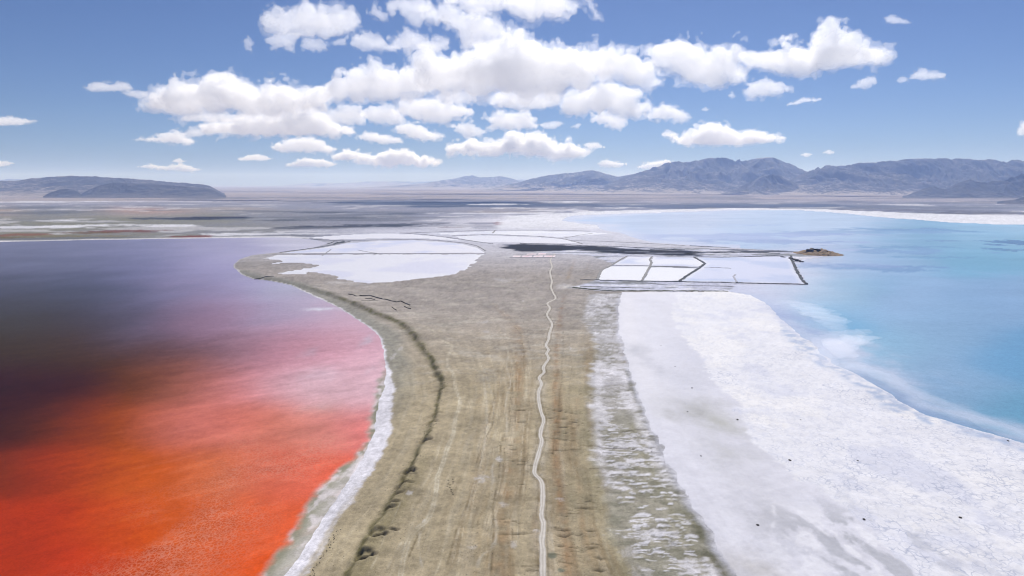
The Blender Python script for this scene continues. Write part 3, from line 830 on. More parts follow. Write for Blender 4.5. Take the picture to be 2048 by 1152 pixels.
def crust_mat():
    m = surf_mat('salt_crust', rough=.75, fine=((.8, .05), (3.0, .05)), bump=.25, spec=.12)
    nt = m.node_tree; N, L = nt.nodes, nt.links
    b = N['Principled BSDF']
    src = b.inputs['Base Color'].links[0].from_socket
    geo = [n for n in N if n.type == 'NEW_GEOMETRY'][0]
    wob = N.new('ShaderNodeTexNoise'); wob.inputs['Scale'].default_value = .22; wob.inputs['Detail'].default_value = 2
    L.new(geo.outputs['Position'], wob.inputs['Vector'])
    ws = N.new('ShaderNodeVectorMath'); ws.operation = 'SCALE'; ws.inputs['Scale'].default_value = 5.0
    L.new(wob.outputs['Color'], ws.inputs[0])
    ad = N.new('ShaderNodeVectorMath'); L.new(geo.outputs['Position'], ad.inputs[0]); L.new(ws.outputs[0], ad.inputs[1])
    fl = N.new('ShaderNodeVectorMath'); fl.operation = 'MULTIPLY'; fl.inputs[1].default_value = (1, .8, 0); L.new(ad.outputs[0], fl.inputs[0])
    vo = N.new('ShaderNodeTexVoronoi'); vo.feature = 'DISTANCE_TO_EDGE'; vo.inputs['Scale'].default_value = 1 / 4.3
    L.new(fl.outputs[0], vo.inputs['Vector'])
    r = N.new('ShaderNodeMapRange'); r.inputs['From Min'].default_value = .01; r.inputs['From Max'].default_value = .10; r.inputs['To Min'].default_value = .85; r.inputs['To Max'].default_value = 0
    L.new(vo.outputs['Distance'], r.inputs['Value'])
    at = N.new('ShaderNodeAttribute'); at.attribute_name = 'cells'
    brk = N.new('ShaderNodeTexNoise'); brk.inputs['Scale'].default_value = .09; brk.inputs['Detail'].default_value = 4
    L.new(geo.outputs['Position'], brk.inputs['Vector'])
    br = N.new('ShaderNodeMapRange'); br.inputs['From Min'].default_value = .38; br.inputs['From Max'].default_value = .62; L.new(brk.outputs['Fac'], br.inputs['Value'])
    m1 = N.new('ShaderNodeMath'); m1.operation = 'MULTIPLY'; L.new(r.outputs[0], m1.inputs[0]); L.new(at.outputs['Fac'], m1.inputs[1])
    m2 = N.new('ShaderNodeMath'); m2.operation = 'MULTIPLY'; L.new(m1.outputs[0], m2.inputs[0]); L.new(br.outputs[0], m2.inputs[1])
    mx = N.new('ShaderNodeMix'); mx.data_type = 'RGBA'
    L.new(m2.outputs[0], mx.inputs['Factor']); L.new(src, mx.inputs['A']); mx.inputs['B'].default_value = (*A(178, 185, 207), 1)
    L.new(mx.outputs['Result'], b.inputs['Base Color'])
    return m


lattice_object('salt_flat', zs, sdS > -9, crust_mat(), {'albedo': scol, 'cells': cells})

# ---------------------------------------------------------------- lakes
RED_SAMPLES = [(-200, 490, 132, 135, 172), (0, 490, 132, 135, 172), (150, 490, 138, 140, 176), (300, 490, 150, 152, 190), (450, 490, 176, 176, 212), (600, 490, 205, 205, 230), (-200, 520, 104, 107, 139), (0, 520, 105, 108, 140), (130, 520, 106, 109, 142), (264, 520, 115, 115, 158), (395, 520, 145, 143, 190), (460, 520, 165, 160, 205), (-200, 580, 80, 82, 105), (0, 580, 80, 82, 105), (132, 580, 82, 86, 112), (264, 580, 95, 98, 130), (351, 580, 125, 125, 165), (395, 580, 150, 140, 180), (483, 580, 165, 160, 205), (571, 580, 185, 190, 215), (-200, 640, 70, 68, 76), (0, 640, 72, 70, 78), (90, 640, 73, 70, 80), (176, 640, 75, 70, 85), (264, 640, 90, 88, 115), (330, 640, 105, 98, 125), (395, 640, 140, 110, 140), (440, 640, 165, 130, 160), (505, 640, 180, 150, 180), (549, 640, 160, 157, 190), (615, 640, 195, 170, 200), (670, 640, 206, 180, 202), (-200, 700, 66, 56, 58), (0, 700, 68, 58, 60), (90, 700, 72, 59, 62), (176, 700, 78, 60, 65), (308, 700, 98, 70, 75), (417, 700, 125, 88, 95), (483, 700, 142, 115, 135), (549, 700, 190, 135, 155), (591, 700, 200, 122, 138), (615, 700, 195, 165, 188), (668, 700, 215, 142, 162), (720, 700, 225, 187, 207), (-200, 770, 60, 39, 36), (0, 770, 62, 40, 38), (60, 770, 63, 41, 39), (132, 770, 65, 42, 40), (264, 770, 85, 50, 45), (330, 770, 120, 72, 65), (373, 770, 165, 100, 90), (439, 770, 195, 120, 120), (505, 770, 215, 140, 150), (593, 770, 215, 165, 180), (637, 770, 216, 196, 210), (720, 770, 226, 165, 180), (745, 770, 232, 208, 224), (-200, 850, 56, 38, 30), (0, 850, 62, 40, 32), (88, 850, 85, 50, 32), (176, 850, 115, 54, 36), (220, 850, 140, 62, 45), (264, 850, 170, 82, 55), (352, 850, 200, 110, 95), (395, 850, 210, 125, 125), (483, 850, 215, 120, 110), (571, 850, 205, 120, 105), (642, 850, 212, 140, 135), (730, 850, 235, 132, 134), (-200, 940, 108, 51, 30), (0, 940, 120, 56, 30), (88, 940, 155, 58, 32), (176, 940, 180, 72, 38), (264, 940, 195, 90, 42), (352, 940, 200, 88, 50), (440, 940, 210, 115, 80), (527, 940, 207, 108, 90), (593, 940, 225, 112, 96), (640, 940, 231, 105, 86), (-200, 1050, 165, 57, 28), (0, 1050, 175, 61, 28), (132, 1050, 180, 61, 24), (220, 1050, 195, 76, 32), (308, 1050, 205, 85, 42), (395, 1050, 198, 95, 60), (483, 1050, 215, 95, 60), (571, 1050, 233, 103, 73), (-200, 1130, 180, 61, 26), (0, 1130, 182, 61, 24), (77, 1130, 184, 64, 24), (180, 1130, 200, 60, 30), (257, 1130, 204, 84, 50), (411, 1130, 205, 96, 62), (488, 1130, 228, 90, 52), (-200, 1300, 180, 61, 26), (100, 1300, 190, 64, 26), (300, 1300, 205, 85, 50), (450, 1300, 220, 90, 52)]  # dark left samples carry a cloud's shadow in the water colour
rc = rbf([(x, y, *A(r, g, b)) for x, y, r, g, b in RED_SAMPLES])  # far lavender samples carry the sky's reflection as base colour
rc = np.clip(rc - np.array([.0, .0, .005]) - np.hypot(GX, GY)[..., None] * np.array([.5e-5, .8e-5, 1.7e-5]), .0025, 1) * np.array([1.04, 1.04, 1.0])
d_in = sdR
sd_redcol = poly_sd(surv([(-3000, 470), (300, 470), (600, 480), (760, 690), (762, 740), (750, 790), (743, 850), (735, 882), (702, 922), (654, 952), (622, 1005), (572, 1080), (517, 1152), (450, 1250), (200, 1700), (-6000, 2600)]), GX, GY)
silt = sstep(3.5, -4.0, sd_redcol + 2.2 * N_sm + 3 * N_mid) * sstep(700, 780, PY)
siltc = np.zeros((NR, NC, 3), F32) + A(186, 182, 172)
siltc = mix(siltc, A(146, 146, 122), np.exp(-((sd_redcol + 3) / 4.5) ** 2) * .8)
siltc = mix(siltc, A(230, 222, 224), sstep(-.3, .7, fbm2(GX / 5, GY / 9, 4, 101)) * .75)
rc = mix(rc, siltc, silt)
d_foam, _, _ = line_d(smooth_line(surv([(745, 870), (725, 915), (705, 950), (700, 975), (672, 1018), (640, 1070), (610, 1115), (580, 1152), (510, 1245)]), 4), GX + 1.2 * N_sm, GY + 2 * N_sm)
rc = mix(rc, A(238, 230, 234), np.exp(-(d_foam / 1.0) ** 2) * sstep(860, 930, PY) * .9)
for (x, y, rx, ry, c, s) in [(645, 745, 30, 16, (232, 220, 232), .4), (620, 705, 16, 12, (176, 176, 190), .45), (640, 812, 30, 10, (186, 178, 172), .35), (735, 680, 8, 16, (196, 200, 214), .7), (650, 618, 40, 3, (232, 232, 244), .7), (740, 742, 9, 9, (188, 196, 204), .5),
                             (560, 640, 60, 20, (150, 146, 172), .2)]:
    rc = mix(rc, A(*c), gblob(x, y, rx, ry) * s)
_a = (GX * .80 + GY * .60); _b = (-GX * .60 + GY * .80)
drift = fbm2(_a / 110 + .5 * N_mid, _b / 26, 5, 102, .58); drift2 = fbm2(_a / 26, _b / 7, 4, 103, .6)
rc = rc * (1 + (.11 * drift + .09 * drift2 + .06 * N_sm) * sstep(600, 720, PY) + .07 * fbm2(GX / 260, GY / 90, 4, 104))[..., None]
rc = mix(rc, A(226, 150, 120), np.clip(drift2 * 1.2 - .25, 0, 1) * .14 * sstep(800, 880, PY) * sstep(150, 330, PX))
rc = np.clip(rc, .008, .8)
netm = (np.exp(-((PX - 560 + (PY - 900) * 1.0) / 130) ** 2) * sstep(830, 900, PY) + .6 * np.exp(-((PX - 640) / 60) ** 2 - ((PY - 850) / 60) ** 2)) * np.clip(.6 + .8 * N_mid, 0, 1) * sstep(2, 12, sd_redcol)


def water_mat(name, rough, net=None, spec=.5, ior=1.33):
    m = bpy.data.materials.new(name); m.use_nodes = True
    nt = m.node_tree; N, L = nt.nodes, nt.links
    b = N['Principled BSDF']
    b.inputs['Roughness'].default_value = rough
    b.inputs['IOR'].default_value = ior
    b.inputs['Specular IOR Level'].default_value = spec
    a = N.new('ShaderNodeAttribute'); a.attribute_name = 'albedo'
    geo = N.new('ShaderNodeNewGeometry')
    cur = a.outputs['Color']
    for size, amt in ((1.3, .13), (4.0, .08), (11, .06)):
        t = N.new('ShaderNodeTexNoise'); t.inputs['Scale'].default_value = 1 / size; t.inputs['Detail'].default_value = 3
        L.new(geo.outputs['Position'], t.inputs['Vector'])
        r = N.new('ShaderNodeMapRange'); r.inputs['From Min'].default_value = .25; r.inputs['From Max'].default_value = .75
        r.inputs['To Min'].default_value = 1 - amt; r.inputs['To Max'].default_value = 1 + amt
        L.new(t.outputs['Fac'], r.inputs['Value'])
        v = N.new('ShaderNodeVectorMath'); v.operation = 'SCALE'
        L.new(cur, v.inputs[0]); L.new(r.outputs[0], v.inputs['Scale']); cur = v.outputs[0]
    if net:
        wob = N.new('ShaderNodeTexNoise'); wob.inputs['Scale'].default_value = .4; wob.inputs['Detail'].default_value = 3
        L.new(geo.outputs['Position'], wob.inputs['Vector'])
        ws = N.new('ShaderNodeVectorMath'); ws.operation = 'SCALE'; ws.inputs['Scale'].default_value = 4.0; L.new(wob.outputs['Color'], ws.inputs[0])
        ad = N.new('ShaderNodeVectorMath'); L.new(geo.outputs['Position'], ad.inputs[0]); L.new(ws.outputs[0], ad.inputs[1])
        fl = N.new('ShaderNodeVectorMath'); fl.operation = 'MULTIPLY'; fl.inputs[1].default_value = (1, .7, 0); L.new(ad.outputs[0], fl.inputs[0])
        vo = N.new('ShaderNodeTexVoronoi'); vo.feature = 'DISTANCE_TO_EDGE'; vo.inputs['Scale'].default_value = 1 / 1.9; L.new(fl.outputs[0], vo.inputs['Vector'])
        r = N.new('ShaderNodeMapRange'); r.inputs['From Min'].default_value = .02; r.inputs['From Max'].default_value = .16; r.inputs['To Min'].default_value = 1; r.inputs['To Max'].default_value = 0
        L.new(vo.outputs['Distance'], r.inputs['Value'])
        at = N.new('ShaderNodeAttribute'); at.attribute_name = 'net'
        m1 = N.new('ShaderNodeMath'); m1.operation = 'MULTIPLY'; L.new(r.outputs[0], m1.inputs[0]); L.new(at.outputs['Fac'], m1.inputs[1])
        m1b = N.new('ShaderNodeMath'); m1b.operation = 'MULTIPLY'; m1b.inputs[1].default_value = .5; L.new(m1.outputs[0], m1b.inputs[0])
        mx = N.new('ShaderNodeMix'); mx.data_type = 'RGBA'
        L.new(m1b.outputs[0], mx.inputs['Factor']); L.new(cur, mx.inputs['A']); mx.inputs['B'].default_value = (*A(*net), 1)
        cur = mx.outputs['Result']
    L.new(cur, b.inputs['Base Color'])
    # long low wind ripples
    t = N.new('ShaderNodeTexNoise'); t.inputs['Scale'].default_value = .5; t.inputs['Detail'].default_value = 4
    L.new(geo.outputs['Position'], t.inputs['Vector'])
    bp = N.new('ShaderNodeBump'); bp.inputs['Strength'].default_value = .06; bp.inputs['Distance'].default_value = .2
    L.new(t.outputs['Fac'], bp.inputs['Height']); L.new(bp.outputs[0], b.inputs['Normal'])
    return m


ZERO = np.zeros((NR, NC))
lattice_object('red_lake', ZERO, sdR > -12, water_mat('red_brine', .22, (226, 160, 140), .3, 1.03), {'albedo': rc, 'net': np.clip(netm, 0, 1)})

BLUE_SAMPLES = [(2000, 840, 112, 172, 202), (2040, 700, 110, 168, 206), (1850, 720, 146.1, 181.1, 210.3), (1780, 700, 152.5, 199.8, 224.5), (1800, 600, 158.6, 192.3, 224.9), (2000, 600, 144.2, 181.0, 215.0), (1650, 590, 192.2, 225.2, 243.4), (1600, 540, 241.5, 233.8, 243.4), (1700, 560, 84.2, 158.4, 188.4), (1800, 480, 125.7, 180.5, 205.8), (2000, 500, 108.3, 179.0, 202.3), (1500, 480, 185.1, 211.9, 239.7), (1300, 450, 199.7, 214.3, 235.7), (1700, 440, 205.8, 222.4, 240.9), (2000, 460, 176.5, 215.6, 238.0), (1400, 430, 212.2, 220.9, 240.3), (2300, 600, 120, 170, 210), (2300, 850, 110, 168, 202), (1200, 455, 185.7, 209.5, 243.3), (1300, 480, 216.4, 223.3, 243.4), (1500, 440, 207.2, 223.1, 243.4), (1640, 640, 79.5, 162.9, 204.9), (1560, 600, 228.3, 225.9, 241.4), (1900, 790, 144.3, 181.5, 212.3), (1900, 640, 146.8, 184.7, 215.0), (1720, 520, 191.0, 210.7, 242.0)]
bc = rbf([(x, y, *A(r, g, b)) for x, y, r, g, b in BLUE_SAMPLES])
for (x, y, rx, ry, c, s) in [(1830, 460, 110, 4, (112, 158, 196), .8), (1750, 464, 150, 3, (130, 168, 206), .6), (1600, 468, 130, 4, (160, 176, 220), .7), (1480, 475, 180, 8, (172, 182, 224), .6), (1560, 484, 130, 4, (150, 168, 212), .7), (1800, 494, 70, 2.6, (116, 164, 198), .7), (1800, 502, 100, 5, (126, 164, 204), .7), (1870, 515, 70, 2, (110, 158, 192), .6),
                             (1760, 536, 110, 6, (118, 156, 196), .8), (1680, 530, 100, 5, (150, 172, 212), .6), (1850, 541, 40, 1.6, (118, 160, 196), .6), (2020, 486, 60, 6, (66, 122, 166), .95), (2020, 500, 40, 3, (86, 142, 176), .9), (1880, 481, 30, 2, (120, 160, 196), .7), (1660, 500, 60, 3, (196, 206, 240), .6), (1500, 450, 60, 1, (170, 190, 230), .6)]:
    bc = mix(bc, A(*c), np.clip(blob(x, y, rx, ry, .9), 0, 1) * s)
wind = fbm2(GX / 500, GY / 160, 4, 111)
bc = bc * (1 + .08 * wind + .05 * fbm2(GX / 90, GY / 40, 4, 112))[..., None]
# milky shallows stirred up along the salt shore, and a darker band against the crust
bc = mix(bc, A(208, 216, 238), np.exp(-(np.clip(sdB, 0, None) / (34 + 14 * N_mid)) ** 2) * sstep(570, 600, PY) * sstep(790, 720, PY) * .75)
milky = np.exp(-((sdB - 26 - 12 * N_mid) / 16) ** 2) * sstep(640, 700, PY)
bc = mix(bc, A(206, 216, 236), milky * .7)
bc = mix(bc, A(216, 222, 240), gblob(1680, 690, 60, 40) * .9)
bc = mix(bc, A(150, 166, 200), np.exp(-((sdB - 5) / 8) ** 2) * sstep(720, 760, PY) * .55)
bc = mix(bc, A(150, 168, 212), gblob(1580, 635, 36, 26) * .7)
bc = mix(bc, A(222, 226, 244), sstep(190, 10, sdB + 90 * wind) * (PX < 1480) * (PY < 500))
bc = np.clip(bc, .02, .82)
lattice_object('blue_lake', ZERO - .01, sdB > -25, water_mat('blue_brine', .25), {'albedo': bc})

# ---------------------------------------------------------------- the air
def haze_box(density, x0, x1, y0, y1, z0, z1):
    V = [(x, y, z) for x in (x0, x1) for y in (y0, y1) for z in (z0, z1)]
    F = [(0, 1, 3, 2), (4, 6, 7, 5), (0, 4, 5, 1), (2, 3, 7, 6), (0, 2, 6, 4), (1, 5, 7, 3)]
    m = bpy.data.materials.new('air'); m.use_nodes = True
    nt = m.node_tree; nt.nodes.clear()
    out = nt.nodes.new('ShaderNodeOutputMaterial'); v = nt.nodes.new('ShaderNodeVolumePrincipled')
    v.inputs['Color'].default_value = (.38, .54, 1.0, 1); v.inputs['Absorption Color'].default_value = (1, 1, 1, 1); v.inputs['Density'].default_value = density; v.inputs['Anisotropy'].default_value = .25
    nt.links.new(v.outputs[0], out.inputs['Volume'])
    return tag(mesh_np('haze', V, F, m, smooth=False), kind='stuff')


# ---------------------------------------------------------------- hills and mountains
def rock_mat(name, c1, c2):
    m = bpy.data.materials.new(name); m.use_nodes = True
    N, L = m.node_tree.nodes, m.node_tree.links
    b = N['Principled BSDF']; b.inputs['Roughness'].default_value = .95; b.inputs['Specular IOR Level'].default_value = .1
    a = N.new('ShaderNodeAttribute'); a.attribute_name = 'bare'
    geo = N.new('ShaderNodeNewGeometry')
    t = N.new('ShaderNodeTexNoise'); t.inputs['Scale'].default_value = 1 / 260; t.inputs['Detail'].default_value = 6; t.inputs['Roughness'].default_value = .65
    L.new(geo.outputs['Position'], t.inputs['Vector'])
    ad = N.new('ShaderNodeMath'); ad.operation = 'MULTIPLY_ADD'; ad.inputs[1].default_value = .9; L.new(t.outputs['Fac'], ad.inputs[0]); L.new(a.outputs['Fac'], ad.inputs[2])
    r = N.new('ShaderNodeMapRange'); r.inputs['From Min'].default_value = .45; r.inputs['From Max'].default_value = 1.05; L.new(ad.outputs[0], r.inputs['Value'])
    mx = N.new('ShaderNodeMix'); mx.data_type = 'RGBA'
    L.new(r.outputs[0], mx.inputs['Factor']); mx.inputs['A'].default_value = (*c1, 1); mx.inputs['B'].default_value = (*c2, 1)
    L.new(mx.outputs['Result'], b.inputs['Base Color'])
    return m


MT = rock_mat('mountain_rock', (.046, .048, .056), (.28, .245, .225))
MT_DARK = rock_mat('dark_rock_and_shade', (.028, .031, .038), (.16, .145, .14))  # on the left hills the darker tone is cloud shadow put into colour


def mountain(name, ridge, D, foot, seed, mat=MT, spur=900.0, rough=1.0, back=2500.0, depth_n=130, dx=1.2, shape=1.45, bare_k=1.0):
    """a range: the crest line surveyed against the sky at distance D (m), falling to its foot through ridged spurs"""
    R = np.array(ridge, float)
    px = np.arange(R[0, 0], R[-1, 0] + dx, dx)
    py = np.interp(px, R[:, 0], R[:, 1])
    k = np.ones(5) / 5
    py = np.convolve(np.pad(py, 2, mode='edge'), k, 'valid')
    x, y, d = ray(px, py)
    t = D / y
    H = np.maximum(CAM_H + d * t, -20)
    v = np.concatenate([np.linspace(0, 1, depth_n), 1 + np.linspace(.03, 1, 14) ** 1.0])
    Yc = np.where(v <= 1, foot + (D - foot) * v, D + (v - 1) * back)
    X = (x / y)[:, None] * D * np.ones_like(v)[None] * (0.35 + 0.65 * (Yc / D))[None] if False else (x / y)[:, None] * Yc[None]
    Y = np.broadcast_to(Yc[None], X.shape)
    prof = np.where(v <= 1, np.clip(v, 0, 1) ** shape, np.clip(1 - (v - 1) * .9, 0, 1))
    wx = fbm2(X / (spur * 1.6), Y / (spur * 1.6), 3, seed) * spur * .5
    rn = ridged2((X + wx) / spur, Y / (spur * 2.0), 5, seed + 3)
    rn2 = ridged2((X + wx * .6) / (spur * .28) + .8 * rn, Y / (spur * .6), 5, seed + 5, .6)
    u = np.clip(v, 0, 1)[None]
    amp = (u * (1 - u) * 4) ** .6 * .80 + .05 * (v > .6)[None] * np.minimum(1, u)
    Hn = H[:, None] * (prof[None] * (1 + rough * amp * (rn - .48)) + rough * .13 * (rn2 - .5) * np.minimum(1, u * (1 - .7 * u) * 3))
    lim = H[:, None] * (np.where(v <= 1, .93 + .07 * u ** 8, 1.0) if True else 1) * (Yc[None] / D) ** .0
    Hn = np.minimum(Hn, lim * 1.02)
    Hn = Hn - 6 * (1 - np.clip(u * 8, 0, 1))
    nx, ny = Hn.shape
    V = np.stack([X, Y, Hn], -1).reshape(-1, 3)
    i = np.arange(nx * ny).reshape(nx, ny)
    F = np.stack([i[:-1, :-1], i[1:, :-1], i[1:, 1:], i[:-1, 1:]], -1).reshape(-1, 4)
    o = mesh_np(name, V, F, mat)
    gx_ = np.gradient(Hn, axis=0) / np.maximum(np.abs(np.gradient(X, axis=0)), 1); gy_ = np.gradient(Hn, axis=1) / np.maximum(np.abs(np.gradient(Y, axis=1)), 1)
    slope = np.hypot(gx_, gy_)
    bare = bare_k * np.clip(.62 * sstep(.34, .08, slope) + .30 * (1 - u) ** 3 + .22 * (.5 - rn2) - .12, 0, 1)
    attr(o, 'bare', bare.ravel())
    tag(o, kind='structure')
    return o


mountain('far_mountains', [(250, 376), (440, 375), (500, 373), (560, 371.5), (620, 366.5), (690, 366), (730, 363), (790, 362.5), (850, 363), (905, 360), (945, 358), (1000, 360), (1100, 358), (1250, 352), (1400, 350), (1600, 350), (2100, 345)], 52000, 44000, 11, spur=2600, depth_n=50)
mountain('far_mountains', [(-100, 360), (0, 360), (20, 357), (38, 358), (60, 362), (140, 370)], 40000, 34000, 12, spur=2200, depth_n=40)
mountain('far_mountains', [(660, 379), (720, 375), (790, 371), (850, 366), (885, 360), (920, 354), (945, 350), (958, 355), (980, 354), (1000, 352), (1022, 357), (1050, 364), (1100, 372), (1150, 378)], 34000, 27500, 13, spur=2000, depth_n=60)
mountain('mountains', [(930, 384), (970, 380), (1000, 373), (1040, 364), (1070, 355), (1100, 350), (1150, 345), (1185, 340), (1205, 346), (1235, 354), (1265, 349), (1300, 340), (1350, 338), (1420, 345), (1500, 352), (1560, 360)], 22000, 17000, 14, spur=1300)
mountain('mountains', [(1130, 386), (1170, 380), (1210, 370), (1245, 356), (1270, 346), (1300, 337), (1335, 326), (1362, 321), (1400, 321), (1422, 316), (1440, 313), (1465, 317), (1500, 320), (1525, 316), (1548, 315), (1566, 323), (1590, 331), (1612, 342), (1640, 356), (1680, 370)], 17500, 13600, 15, spur=1150)
mountain('mountains', [(1560, 372), (1600, 350), (1640, 333), (1700, 327), (1740, 326), (1780, 322), (1820, 319), (1880, 317), (1950, 319), (2048, 320), (2150, 317), (2300, 324), (2600, 340), (3000, 366)], 15000, 11800, 16, spur=950)
mountain('mountain_spur', [(1440, 388), (1470, 378), (1500, 364), (1525, 352), (1545, 346), (1560, 352), (1580, 362), (1600, 374), (1625, 384)], 13600, 12600, 17, MT, spur=600, back=1400, depth_n=50, bare_k=.8)
mountain('dark_hills', [(1800, 396), (1825, 386), (1848, 376), (1866, 372), (1890, 379), (1912, 368), (1938, 359), (1962, 364), (1992, 362), (2020, 355), (2048, 345), (2120, 335), (2250, 338), (2500, 360), (2700, 390)], 10600, 9500, 18, MT_DARK, spur=420, back=1500, depth_n=70, bare_k=.4)
mountain('dark_hills', [(1985, 409), (2008, 401), (2030, 399), (2048, 394), (2110, 385), (2250, 385), (2400, 400)], 7300, 6700, 19, MT_DARK, spur=300, back=900, depth_n=50, bare_k=.4)
mountain('hills', [(-500, 372), (-200, 366), (-60, 364), (0, 362), (40, 360), (70, 356), (100, 353), (140, 352), (200, 353), (250, 356.5), (300, 360), (350, 364), (400, 368), (420, 371), (434, 379), (450, 389), (470, 394)], 13500, 10800, 20, spur=900, rough=.7, bare_k=.7)
mountain('dark_hills', [(150, 394), (165, 386), (185, 376), (205, 369), (230, 365), (290, 367), (350, 371), (390, 374), (415, 376), (430, 381), (452, 392)], 11200, 9700, 21, MT_DARK, spur=500, rough=.6, back=1200, depth_n=60, bare_k=.4)
mountain('dark_hills', [(86, 393), (100, 385), (118, 379), (135, 377), (152, 381), (165, 391)], 10600, 9900, 22, MT_DARK, spur=320, rough=.6, back=700, depth_n=40, bare_k=.4)
haze_box(3.4e-5, -78000, 78000, -9000, 66000, -6, 1120)

